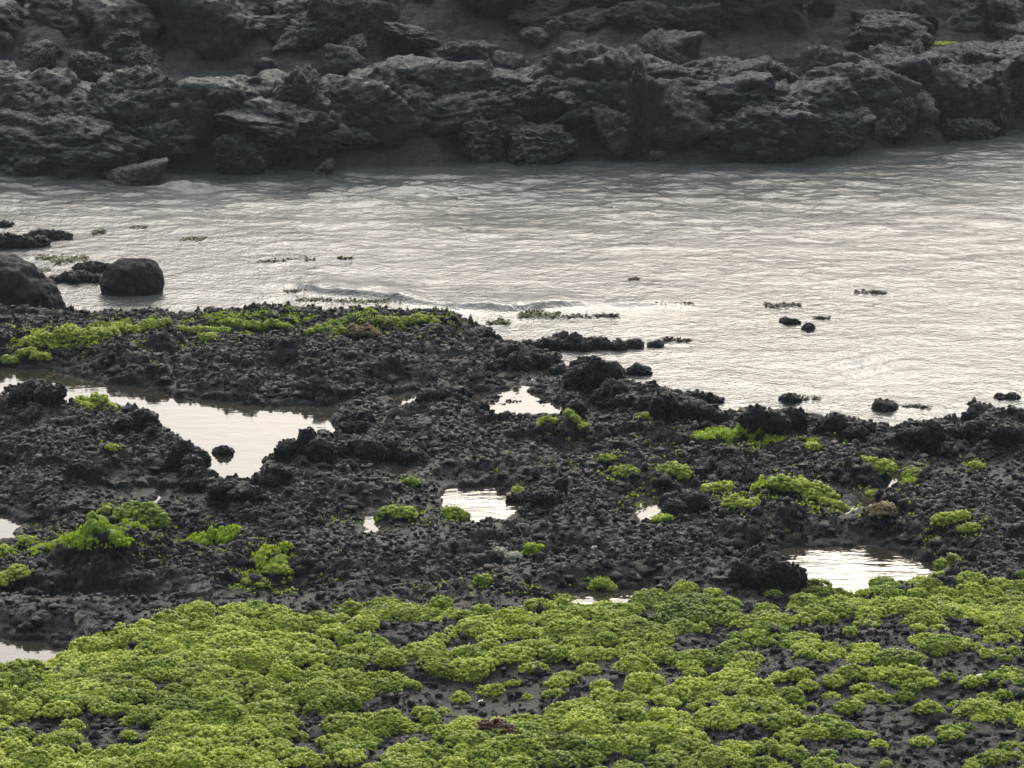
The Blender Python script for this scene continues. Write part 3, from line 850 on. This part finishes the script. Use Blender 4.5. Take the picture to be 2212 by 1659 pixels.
def carpet():
    parts = []
    N = 5200
    xs = rng.uniform(-3.6, 3.6, N * 3); ys = rng.uniform(15.3, 19.6, N * 3)
    zs = ground_z(xs, ys)
    u, v = project(xs, ys, zs)
    ok = in_poly(CARPET, u, v)
    dens = np.where(ok, 1.0, 0.0)
    right = sstep(900, 2100, u) * sstep(1270, 1420, v)
    dens *= 1 - 0.68 * right
    edge = sstep(0, 60, v - np.interp(u, [p[0] for p in CARPET[:-2]], [p[1] for p in CARPET[:-2]]))
    dens *= 0.45 + 0.55 * edge
    nz = fbm2(xs * 2.2, ys * 2.2, 81, 3)
    dens *= np.where(nz < -0.22 + 0.28 * right, 0.12, 1.0)
    for (a, b, ra, rb) in BARE:
        q = ((u - a) / ra) ** 2 + ((v - b) / rb) ** 2
        dens *= np.where(q < 1, 0.05, np.where(q < 1.5, .5, 1))
    keep = rng.uniform(0, 1, len(xs)) < dens
    xs, ys, zs, u, v, nz, right = [a[keep] for a in (xs, ys, zs, u, v, nz, right)]
    # poisson-like thinning with varied radii, big cushions first
    rad = rng.uniform(0.022, 0.06, len(xs)) * (1 + 0.6 * (rng.uniform(0, 1, len(xs)) > .85)) * (1 - .12 * right)
    order = np.argsort(-rad)
    kept = []
    cell = {}
    for i in order:
        gx, gy = int(xs[i] / .12), int(ys[i] / .12)
        bad = False
        for a in (-1, 0, 1):
            for b in (-1, 0, 1):
                for j in cell.get((gx + a, gy + b), ()):
                    if (xs[i] - xs[j]) ** 2 + (ys[i] - ys[j]) ** 2 < (0.80 * (rad[i] + rad[j])) ** 2: bad = True; break
                if bad: break
            if bad: break
        if not bad:
            cell.setdefault((gx, gy), []).append(i); kept.append(i)
    print('cushions', len(kept))
    for i in kept:
        r = rad[i]
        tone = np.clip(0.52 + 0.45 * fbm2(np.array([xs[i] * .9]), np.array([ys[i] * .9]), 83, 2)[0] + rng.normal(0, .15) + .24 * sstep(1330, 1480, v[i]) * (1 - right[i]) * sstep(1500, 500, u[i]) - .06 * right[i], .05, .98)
        ar = rng.uniform(.9, 1.6)
        n = int(160 + 62000 * r * r)
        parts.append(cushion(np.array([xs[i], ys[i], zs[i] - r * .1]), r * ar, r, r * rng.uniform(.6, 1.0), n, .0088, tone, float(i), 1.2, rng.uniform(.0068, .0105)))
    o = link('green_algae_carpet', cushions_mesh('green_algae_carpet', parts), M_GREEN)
    tag(o, 'carpet of bright green algae cushions covering the near rock bench', 'algae', kind='stuff')
carpet()

def root(name, at):
    o = bpy.data.objects.new(name, None); col.objects.link(o); o.location = at; o.empty_display_size = .05
    return o

def hang(o, r):
    o.parent = r; o.location = -r.location
    return o

def tuft(px, py, w, h, lab, mat=None, name='algae_tuft', cat='algae', group='green algae tufts on the dark reef', tone=.6, lsize=.014, floor=0.0, flat=False, jit=.8, dens=1.0):
    """a weed tuft whose crest is about h px tall and w px wide, seated on the reef at (px, py)"""
    b = hit(px, py, floor); D = np.linalg.norm(b - CAM)
    rw = w * D / FPX / 2; rh = h * D / FPX * (.4 if flat else .8)
    parts = []
    k = max(2, int(w / max(h, 8) * 1.6))
    for j in range(k):
        t = (j + .5) / k * 2 - 1
        r = rw / k * rng.uniform(1.35, 1.8)
        x = b[0] + t * rw * .85; y = b[1] + rng.normal(0, min(rw * .18, rw / k * .6))
        z = max(float(ground_z(x, y)) if y < 27.5 else floor, floor if flat else -1)
        z = max(z, b[2] - .05)
        rz = rh * rng.uniform(.55, 1.0) * (1 - .35 * abs(t))
        n = int((40 + 14000 * r * max(r, rz)) * dens)
        parts.append(cushion(np.array([x, y, z + .012]), r, r * .9, rz, n, lsize, np.clip(tone + rng.normal(0, .12), 0, 1), float(px + j * 3.3), jit))
    o = root(name, b)
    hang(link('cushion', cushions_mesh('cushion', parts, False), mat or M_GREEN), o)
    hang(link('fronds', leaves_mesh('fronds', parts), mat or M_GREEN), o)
    tag(o, lab, cat, group)
    return o

TUFTS = [ # px, py(base), w, h, tone, label
 (205,880,88,28,.7,'domed green tuft on top of the left rock mound'),
 (305,1135,95,62,.5,'tall rounded clump of green weed on the left reef'),
 (862,1120,70,30,.6,'green tuft beside the small puddle in the middle reef'),
 (985,1118,52,26,.6,'green tuft right of the small puddle in the middle reef'),
 (1345,1030,52,30,.6,'green weed strip on the rock left of the pale wet hollow'),
 (1312,1000,28,16,.55,'little green tuft above the green weed strip'),
 (1455,1025,70,30,.5,'dark green clump above the bright middle puddle'),
 (1245,915,44,14,.7,'small flat green tuft in the middle of the seaward rock'),
 (1180,915,44,12,.6,'small flat green tuft left in the seaward rock'),
 (1395,905,48,12,.65,'green tuft on the rock under the brown crusted rock'),
 (1890,1012,80,34,.55,'mounded green tuft left of the narrow right puddle'),
 (1972,1036,36,26,.55,'ball-shaped green tuft right of the narrow puddle'),
 (1968,1050,38,14,.65,'flat bright tuft below the ball-shaped tuft'),
 (2108,1014,28,18,.5,'single round green tuft on the far right reef'),
 (1755,972,26,16,.7,'tiny round tuft at the end of the bright weed strip'),
 (1600,1094,80,24,.7,'bright green tuft on the lip of the right rock shelf'),
 (1700,1060,70,40,.7,'leafy bright tuft in the hollow of the right shelf'),
 (1765,1072,70,30,.65,'mounded tuft between the leafy tuft and the puddle'),
 (1800,1094,70,18,.6,'low green tuft at the near edge of the narrow puddle'),
 (1550,1062,56,22,.8,'bright lettuce-like tuft right of the middle puddle'),
 (2055,1128,80,24,.75,'yellow-green tuft on the right reef slope'),
 (2090,1150,40,14,.5,'dull green tuft below the yellow-green tuft'),
 (1432,1128,36,14,.6,'small tuft below the bright middle puddle'),
 (1890,1080,40,14,.6,'small green tuft beside the tan weed'),
 (2048,1232,46,32,.4,'dark green ball of weed at the right end of the right pool'),
 (760,1328,36,32,.55,'cone-shaped green tuft standing before the carpet, left one'),
 (848,1322,34,30,.55,'cone-shaped green tuft standing before the carpet, right one'),
 (698,1352,44,34,.35,'dark green ball of weed before the carpet'),
 (600,1240,60,16,.7,'low bright tuft on the left reef under the lettuce fan'),
 (545,1268,40,12,.6,'small tuft at the foot of the lettuce fan'),
 (25,1240,60,40,.7,'bright ragged tuft at the left edge of the reef'),
 (15,1205,40,40,.65,'leafy tuft at the left edge above the ragged tuft'),
 (62,1185,36,26,.7,'small bright tuft left of the draped lettuce'),
 (230,1108,24,10,.5,'tiny dim tuft behind the tall rounded clump'),
 (245,975,24,12,.6,'little tuft on the slope of the left rock mound'),
 (1042,1262,30,22,.45,'small round tuft in front of the dark reef, centre'),
 (1300,1268,60,16,.6,'yellow-green weed on the rock before the carpet, centre'),
 (450,735,30,16,.8,'bright dot of weed on the shelf behind the large pool'),
 (890,1048,26,12,.5,'tiny tuft left of the middle small pool'),
 (1115,1066,24,12,.6,'tiny tuft at the right rim of the middle small pool'),
 (1100,1085,46,14,.65,'flat tuft at the near rim of the middle small pool'),
 (2120,930,40,12,.6,'low green tuft on the right reef crest'),
]
for (px, py, w, h, tone, lab) in TUFTS:
    tuft(px, py, w, h, lab, tone=tone)

# long bands of weed on the reef edge at the left
BANDS = [(150,735,230,40,.72,'bright green weed bank at the left end of the shelf'),
 (300,712,150,22,.6,'green weed on the seaward edge of the shelf'),
 (60,770,120,18,.6,'low green weed strip beside the pool at the left'),
 (440,722,120,14,.6,'thin green weed strip along the shelf top'),
 (560,712,160,14,.5,'olive weed fringe along the shelf edge, middle'),
 (880,706,150,20,.5,'olive weed fringe along the shelf edge, right'),
 (700,712,110,14,.45,'olive weed fringe left of the orange weed')]
for (px, py, w, h, tone, lab) in BANDS:
    tuft(px, py, w, h, lab, name='algae_bank', tone=tone, group='weed along the reef shelf')
tuft(785,722,70,26,'rusty orange weed on the shelf edge', M_TAN, 'orange_weed', 'seaweed', None, .25)
tuft(1905,1112,46,36,'tan bushy weed on the lip of the right shelf', M_TAN, 'tan_weed', 'seaweed', None, .8)
tuft(1098,1215,56,22,'pale bleached weed lying on the middle reef', M_PALE, 'pale_weed', 'seaweed', None, .6)
tuft(1150,1195,44,14,'yellow-green weed touching the pale bleached weed', M_LETTUCE, 'algae_tuft', 'algae', 'green algae tufts on the dark reef', .9)
tuft(1072,1588,76,32,'dark red weed among the green cushions', M_RED, 'red_weed', 'seaweed', None, .6)

def lettuce(px, py, w, h, lab, tone=.6, lean=0.0, seed=1, name='sea_lettuce'):
    """a draped, ruffled sheet of sea lettuce"""
    b = hit(px, py); D = np.linalg.norm(b - CAM)
    rw = w * D / FPX / 2; rh = h * D / FPX
    Vs, Fs, Ts, off = [], [], [], 0
    nl, nw = 12, 9
    gf = grid_faces(nl, nw)
    nb = int(10 + w / 6)
    for j in range(nb):
        a = rng.uniform(0, 2 * math.pi); q = math.sqrt(rng.uniform(0, 1))
        bx, by = b[0] + q * math.cos(a) * rw * .8, b[1] + rw * .35 + q * math.sin(a) * rw * .45
        L = rng.uniform(.05, .10) * (1 if h > 20 else .8); wd = L * rng.uniform(.5, .9)
        th = rng.uniform(0, 2 * math.pi); dx, dy = math.cos(th), math.sin(th)
        lift = rh * (1 - .6 * q) * rng.uniform(.35, .95)
        t, sgn = np.meshgrid(np.linspace(0, 1, nl), np.linspace(-1, 1, nw), indexing='ij')
        wid = wd * .5 * np.sin(np.pi * (t * .86 + .10)) ** .7 * (1 + .35 * fbm2(t * 4 + j, sgn + j * 3, 3, 2))
        e = seed * 7.7 + j
        ruf = fbm2(t * 5 + e, sgn * 2.2 + e, 21, 3, .6)
        al = (t - .5) * L; ac = sgn * wid
        X = bx + al * dx - ac * dy + .012 * ruf; Y = by + al * dy + ac * dx
        gz = ground_z(X, Y)
        Z = np.maximum(gz + .012, max(float(ground_z(bx, by)), b[2] - .04) + lift * (1 - (2 * t - 1) ** 2 * .8) * (1 - .5 * sgn ** 2) + .03 * ruf * (.4 + np.abs(sgn)))
        Vs.append(np.stack([X, Y, Z], -1).reshape(-1, 3)); Fs.append(gf + off); off += nl * nw
        Ts.append(np.clip(tone + rng.normal(0, .15) + .4 * ruf, 0, 1).ravel())
    me = mesh_np(name, np.concatenate(Vs), np.concatenate(Fs))
    add_attr(me, 'tone', np.concatenate(Ts))
    o = root(name, b)
    me.name = 'blades'; hang(link('blades', me, M_LETTUCE), o)
    tag(o, lab, 'sea lettuce', 'sheets of sea lettuce on the reef')
    # frilled fronds round the sheet
    n = 420
    a = rng.uniform(0, 2 * math.pi, n); r = np.sqrt(rng.uniform(.25, 1.1, n))
    lx, ly = b[0] + r * np.cos(a) * rw, b[1] + rw * .45 + r * np.sin(a) * rw * .7
    lz = np.maximum(ground_z(lx, ly), b[2] - .02) + rh * .5 * np.clip(1 - r ** 2, 0, 1)
    V, F, T = leaves(np.column_stack([lx, ly, lz]), np.tile([0, -.2, 1.0], (n, 1)), .026 * rng.uniform(.5, 1.2, n), np.clip(tone + rng.normal(0, .2, n), 0, 1), .9)
    fm = mesh_np('fronds', V, F, True); add_attr(fm, 'tone', T)
    hang(link('fronds', fm, M_LETTUCE), o)
    return o
def film():
    n = 26000
    zones = [(x, y - 6, w * .9, max(h, 14) * .8, .5) for (x, y, w, h, t, l) in TUFTS] + [(x, y - 8, w * .75, 22, 2.2) for (x, y, w, h, t, l) in BANDS]
    zones += [(205,1165,130,26,1.5),(455,1180,110,30,1.5),(600,1235,90,22,1.2),(1600,960,170,26,2),(1400,1100,60,12,.5),(1750,1090,200,26,1.6),(2050,1130,90,20,.8),(850,1122,140,16,1),(550,1275,70,14,.6),(1250,1010,90,14,.4),(1400,905,60,14,.5),(1050,1270,140,14,.6),(250,728,260,26,3),(760,706,300,10,1.5)]
    wts = np.array([z[4] * (z[2] * z[3]) ** .5 for z in zones]); k = rng.choice(len(zones), n, p=wts / wts.sum())
    Z = np.array(zones)[k]
    px = Z[:, 0] + rng.normal(0, .55, n) * Z[:, 2]; py = Z[:, 1] + rng.normal(0, .55, n) * Z[:, 3]
    d = FWD[None] + np.stack([(px - W0 / 2) / FPX, 0 * px, 0 * px], 1) + UPV[None] * ((H0 / 2 - py) / FPX)[:, None]
    t = (.14 - CAM[2]) / d[:, 2]; P = CAM + d * t[:, None]
    P[:, 2] = ground_z(P[:, 0], P[:, 1])
    for _ in range(3):
        t = (P[:, 2] - CAM[2]) / d[:, 2]; P = CAM + d * t[:, None]; P[:, 2] = ground_z(P[:, 0], P[:, 1])
    cl = fbm2(P[:, 0] * 9, P[:, 1] * 9, 97, 3); ok = (cl > -.02) & (P[:, 1] < 27.3) & (P[:, 2] > .02)
    P = P[ok]; P[:, 2] += rng.uniform(.004, .02, len(P))
    V, F, T = leaves(P, np.tile([0, -.3, .5], (len(P), 1)), rng.uniform(.008, .022, len(P)), np.clip(.45 + .5 * cl[ok] + rng.normal(0, .15, len(P)), 0, 1), .7, .6)
    me = mesh_np('green_algae_film', V, F, True); add_attr(me, 'tone', T)
    tag(link('green_algae_film', me, M_LETTUCE), 'thin ragged film of green algae draped over the dark reef', 'algae', kind='stuff')
film()
lettuce(205,1175,150,46,'long draped sheet of green sea lettuce over the left reef',.45,0,3)
lettuce(110,1195,90,30,'bright lobe of sea lettuce at the left end of the draped sheet',.7,0.1,13)
lettuce(285,1145,60,16,'small folded lettuce blade below the tall rounded clump',.65,0,17)
lettuce(455,1180,130,52,'ragged green lettuce fan with raised lobe on the left reef',.6,0,5)
lettuce(590,1228,100,40,'smooth pointed bright green lettuce fan lower on the left reef',.85,0,7)
lettuce(1560,955,130,26,'bright green lettuce mat with crest on the right reef, left half',.6,0,9)
lettuce(1650,965,110,18,'bright green lettuce mat trailing to the right on the right reef',.65,0,19)
lettuce(1655,1055,60,32,'upright pale green lettuce blade in the right shelf hollow',.8,0,21)
lettuce(1410,1595,90,36,'smooth bright lettuce patch among the near algae cushions',.85,0,23)

# ------------------------------------------------------------------ floating weed and small bits
def strand(px, py, w, h, lab, mat, tone=.5, name='floating_weed', seed=0):
    p = G(px, py); D = np.linalg.norm(p - CAM)
    rw = w * D / FPX / 2; dy = h * D / FPX / math.sin(R(12.5)) / 2
    n = int(70 + w * 3.0 * max(1, h / 8))
    x = p[0] + rng.uniform(-1, 1, n) * rw
    y = p[1] + rng.normal(0, .45, n) * dy * (1 - .5 * np.abs((x - p[0]) / rw)) + .3 * dy * np.sin((x - p[0]) / rw * 4 + px)
    z = rng.uniform(-.012, .012, n)
    V, F, T = leaves(np.column_stack([x, y, z]), np.tile([0, 0, .25], (n, 1)), rng.uniform(.012, .03, n), np.clip(tone + rng.normal(0, .2, n), 0, 1), .8, .2)
    me = mesh_np(name, V, F, True); add_attr(me, 'tone', T)
    tag(link(name, me, mat), lab, 'seaweed', 'weed floating in the inlet')
ST = [(418,518,50,14,M_OLIVE,.8,'olive weed scrap floating far left of the inlet'),
 (300,492,36,6,M_OLIVE,.8,'small yellowish weed scrap above the dark spit'),
 (215,500,26,8,M_OLIVE,.7,'weed scrap at the seaward end of the dark spit'),
 (130,560,110,20,M_OLIVE,.9,'yellow-green weed patch in the shallows behind the large boulder'),
 (60,585,90,14,M_OLIVE,.9,'pale weed patch between the two left boulders'),
 (590,566,60,5,M_BROWNW,.5,'thin brown weed line in mid inlet, left of the brown raft'),
 (650,562,60,7,M_BROWNW,.6,'brown weed raft floating in mid inlet'),
 (745,558,30,5,M_OLIVE,.6,'short olive weed scrap right of the brown raft'),
 (860,650,440,10,M_OLIVE,.55,'long olive weed line along the small wave'),
 (680,628,130,12,M_OLIVE,.6,'thick olive weed tail at the left end of the small wave'),
 (1165,680,90,20,M_OLIVE,.5,'dark green weed raft seaward of the reef tip'),
 (1245,684,60,10,M_BROWNW,.6,'brown weed raft right of the dark green raft'),
 (1075,696,50,10,M_OLIVE,.7,'olive weed scrap between the reef tip and the dark green raft'),
 (1310,682,50,4,M_BROWNW,.5,'thin brown weed streak right of the brown raft'),
 (1370,604,20,4,M_BROWNW,.4,'tiny brown weed speck in the middle of the inlet'),
 (1690,660,80,12,M_BROWNW,.6,'dark brown weed patch in the open water on the right'),
 (1880,632,70,4,M_BROWNW,.7,'thin reddish weed streak right in the open water'),
 (1460,735,60,6,M_BROWNW,.7,'reddish weed streak right of the tiny rock nubs'),
 (1740,862,60,6,M_BROWNW,.7,'reddish weed trailing from the small spiky rock'),
 (1775,688,30,4,M_BROWNW,.5,'small weed speck right of the dark rock tips'),
 (1450,658,100,4,M_OLIVE,.4,'faint weed line continuing the small wave to the right'),
 (610,684,120,6,M_OLIVE,.5,'faint olive streak seaward of the shelf'),
 (1980,880,60,4,M_BROWNW,.6,'thin weed streak right of the upright little rock')]
for i, (px, py, w, h, m_, tone, lab) in enumerate(ST):
    strand(px, py, w, h, lab, m_, tone, seed=i)

def crest_tuft(i, px, w, lab):
    """a little weed growing on the crest of outcrop number i"""
    o = [q for q in col.objects if q.get('label') == OUT[i][5]][0]
    co = np.zeros(len(o.data.vertices) * 3, np.float32); o.data.vertices.foreach_get('co', co); co = co.reshape(-1, 3) + np.array(o.location)
    u, v = project(co[:, 0], co[:, 1], co[:, 2])
    near_ = np.abs(u - px) < w * .4
    k = np.argmax(np.where(near_, co[:, 2], -9)); c = co[k].astype(float)
    D = np.linalg.norm(c - CAM); r = w * D / FPX / 4
    parts = [cushion(c + np.array([dx * r, 0, -.005]), r * .8, r * .6, r * .35, 60, .015, .85, px + dx, .8, .012) for dx in (-.9, 0, .9)]
    t = root('algae_tuft', c)
    hang(link('cushion', cushions_mesh('cushion', parts, False), M_GREEN), t)
    hang(link('fronds', leaves_mesh('fronds', parts), M_GREEN), t)
    tag(t, lab, 'algae', 'weed on the far bank')
crest_tuft(21, 1257, 52, 'bright yellow-green weed capping a small rock on the far bank')
crest_tuft(34, 2020, 60, 'yellow-green weed tufts on the high ledge at the upper right')

def splash():
    v, f = ico0(); n = 420
    c = G(2215, 905)
    t = rng.uniform(0, 1, n)
    x = c[0] + rng.normal(0, .07, n) + .10; y = c[1] + rng.normal(0, .08, n); z = np.abs(rng.normal(0, .10, n)) + .01
    r = rng.uniform(.002, .008, n)
    V = (np.stack([x, y, z], 1)[:, None] + v[None] * r[:, None, None]).reshape(-1, 3)
    F = (f[None] + (np.arange(n) * len(v))[:, None, None]).reshape(-1, 3)
    m = NT('white_spray'); mat = m.done(m.pbr((.85, .87, .88), .25, None, .5, 1.33))
    tag(link('water_splash', mesh_np('water_splash', V, F), mat), 'white spray of a small splash at the right edge', 'splash', kind='stuff')
splash()

def shell(px, py, w, lab):
    b = hit(px, py); D = np.linalg.norm(b - CAM); r = w * D / FPX / 2
    me = rock_mesh('shell', (r, r * .7, r * .6), int(px), 4, 30, 10, .15, .1, 3)
    m = bpy.data.materials.get('shell_white')
    if not m:
        q = NT('shell_white'); m = q.done(q.pbr(q.ramp(q.noise(60), [(.35, (.38, .36, .32)), (.6, (.7, .68, .63))]), .5))
    o = link('shell', me, m); o.location = b + np.array([0, 0, r * .4]); tag(o, lab, 'shell')
shell(1283, 1188, 18, 'small white shell fragment on the dark middle reef')
shell(522, 1322, 14, 'white shell bit on the reef before the left carpet')
shell(2118, 1468, 26, 'flat white shell lying in the near carpet on the right')
def driftwood():
    p = shore_hit(1873, 44); D = np.linalg.norm(p - CAM); s_ = D / FPX
    import bmesh
    bm = bmesh.new()
    r = bmesh.ops.create_icosphere(bm, subdivisions=3, radius=1)
    for q in r['verts']: q.co = Vector((q.co.x * 13 * s_, q.co.y * 9 * s_, q.co.z * 7 * s_))
    r = bmesh.ops.create_cone(bm, segments=8, radius1=3.2 * s_, radius2=1.2 * s_, depth=80 * s_, cap_ends=True, matrix=Matrix.Translation((48 * s_, 0, 2 * s_)) @ Matrix.Rotation(R(88), 4, 'Y'))
    me = bpy.data.meshes.new('driftwood'); bm.to_mesh(me); bm.free()
    m = NT('bleached_wood'); mat = m.done(m.pbr(m.ramp(m.noise(50), [(.3, (.2, .2, .18)), (.7, (.4, .4, .37))]), .7))
    o = link('driftwood', me, mat); o.location = p + np.array([0, -.05, .04])
    tag(o, 'pale knobbed driftwood stick lying high on the right bank', 'driftwood')
driftwood()

# ------------------------------------------------------------------ haze
def haze():
    import bmesh
    bm = bmesh.new(); bmesh.ops.create_cube(bm, size=1.0)
    for v in bm.verts:
        v.co.x *= 700; v.co.y = 150 + v.co.y * 330; v.co.z = 3.2 + v.co.z * 8.4
    me = bpy.data.meshes.new('haze'); bm.to_mesh(me); bm.free()
    m = bpy.data.materials.new('haze_air'); m.use_nodes = True
    nt = m.node_tree; nt.nodes.clear()
    o_ = nt.nodes.new('ShaderNodeOutputMaterial'); v = nt.nodes.new('ShaderNodeVolumePrincipled')
    v.inputs['Color'].default_value = (.85, .92, 1.0, 1); v.inputs['Density'].default_value = HAZE
    nt.links.new(v.outputs[0], o_.inputs['Volume'])
    tag(link('haze', me, m), None, None, kind='stuff')
HAZE = 0.00065
haze()

# ------------------------------------------------------------------ light, sky, camera
SUN_EL, SUN_AZ = R(27), R(4)
CLOUD, CLOUD_RGB, SKY_PEAK = 18.0, (1.0, 1.0, 1.0), 3.6
w = bpy.data.worlds.new('World'); scene.world = w; w.use_nodes = True
nt = w.node_tree; bg = nt.nodes['Background']
sky = nt.nodes.new('ShaderNodeTexSky'); sky.sky_type = 'NISHITA'; sky.sun_disc = False
sky.sun_elevation = SUN_EL; sky.sun_rotation = SUN_AZ
sky.air_density = 1.2; sky.dust_density = 2.0; sky.ozone_density = 1.0
# thin overcast: a pale cloud layer over the clear sky, brighter and darker in broad patches
tc = nt.nodes.new('ShaderNodeTexCoord'); cn = nt.nodes.new('ShaderNodeTexNoise')
mp = nt.nodes.new('ShaderNodeMapping'); mp.inputs['Scale'].default_value = (1, 1, 3)
nt.links.new(tc.outputs['Generated'], mp.inputs[0]); nt.links.new(mp.outputs[0], cn.inputs['Vector'])
cn.inputs['Scale'].default_value = 2.2; cn.inputs['Detail'].default_value = 5
cr = nt.nodes.new('ShaderNodeValToRGB'); cr.color_ramp.elements[0].position = .35; cr.color_ramp.elements[1].position = .7
cr.color_ramp.elements[0].color = (*[c * CLOUD * .7 for c in CLOUD_RGB], 1); cr.color_ramp.elements[1].color = (*[c * CLOUD * 1.3 for c in CLOUD_RGB], 1)
nt.links.new(cn.outputs['Fac'], cr.inputs[0])
dp = nt.nodes.new('ShaderNodeVectorMath'); dp.operation = 'DOT_PRODUCT'
dp.inputs[1].default_value = Vector((math.sin(SUN_AZ), math.cos(SUN_AZ), 1.15)).normalized()
nt.links.new(tc.outputs['Generated'], dp.inputs[0])
mr = nt.nodes.new('ShaderNodeMapRange'); mr.inputs['From Min'].default_value = -1.0; mr.inputs['From Max'].default_value = 1.0
mr.inputs['To Min'].default_value = 0.0; mr.inputs['To Max'].default_value = 1.0
nt.links.new(dp.outputs['Value'], mr.inputs['Value'])
fr = nt.nodes.new('ShaderNodeFloatCurve'); cu = fr.mapping.curves[0]
for q, (x_, y_) in zip([cu.points[0], cu.points[1]], [(0, .04), (1, 1.0)]): q.location = (x_, y_)
for x_, y_ in ((.45, .05), (.62, .12), (.78, .26), (.90, .46), (.96, .82)): cu.points.new(x_, y_)
fr.mapping.update()
nt.links.new(mr.outputs[0], fr.inputs['Value'])
ms = nt.nodes.new('ShaderNodeMath'); ms.operation = 'MULTIPLY'; ms.inputs[1].default_value = SKY_PEAK
nt.links.new(fr.outputs[0], ms.inputs[0])
gr = nt.nodes.new('ShaderNodeVectorMath'); gr.operation = 'SCALE'
tint = nt.nodes.new('ShaderNodeMix'); tint.data_type = 'RGBA'
tint.inputs[6].default_value = (.72, .93, 1.12, 1); tint.inputs[7].default_value = (1.0, .97, .93, 1)
tr2 = nt.nodes.new('ShaderNodeMapRange'); tr2.inputs['From Min'].default_value = .45; tr2.inputs['From Max'].default_value = .95
nt.links.new(mr.outputs[0], tr2.inputs['Value']); nt.links.new(tr2.outputs[0], tint.inputs[0])
tm = nt.nodes.new('ShaderNodeVectorMath'); tm.operation = 'MULTIPLY'
nt.links.new(cr.outputs[0], tm.inputs[0]); nt.links.new(tint.outputs[2], tm.inputs[1])
nt.links.new(tm.outputs[0], gr.inputs[0]); nt.links.new(ms.outputs[0], gr.inputs['Scale'])
ad = nt.nodes.new('ShaderNodeVectorMath'); ad.operation = 'ADD'
nt.links.new(sky.outputs[0], ad.inputs[0]); nt.links.new(gr.outputs[0], ad.inputs[1])
nt.links.new(ad.outputs[0], bg.inputs[0]); bg.inputs[1].default_value = 0.05
ld = bpy.data.lights.new('sun', 'SUN'); ld.energy = 0.52; ld.angle = R(18); ld.color = (1.0, .90, .74)
lo = bpy.data.objects.new('sun', ld); col.objects.link(lo)
sv = Vector((math.sin(SUN_AZ) * math.cos(SUN_EL), math.cos(SUN_AZ) * math.cos(SUN_EL), math.sin(SUN_EL)))
lo.rotation_euler = sv.to_track_quat('Z', 'Y').to_euler(); lo.location = (0, 60, 30)

cd = bpy.data.cameras.new('camera'); cam = bpy.data.objects.new('camera', cd); col.objects.link(cam)
cam.location = CAM; cam.rotation_euler = (R(90) - PITCH, 0, 0)
cd.sensor_fit = 'VERTICAL'; cd.sensor_height = 24; cd.lens = 12 / math.tan(VFOV / 2)
cd.clip_start = 0.1; cd.clip_end = 2000
scene.camera = cam
scene.view_settings.view_transform = 'Standard'; scene.view_settings.look = 'None'
scene.view_settings.exposure = 0.36; scene.view_settings.gamma = 1.0
scene.cycles.use_denoising = True
scene.cycles.max_bounces = 6; scene.cycles.diffuse_bounces = 2; scene.cycles.glossy_bounces = 3
scene.cycles.transmission_bounces = 3; scene.cycles.volume_bounces = 0
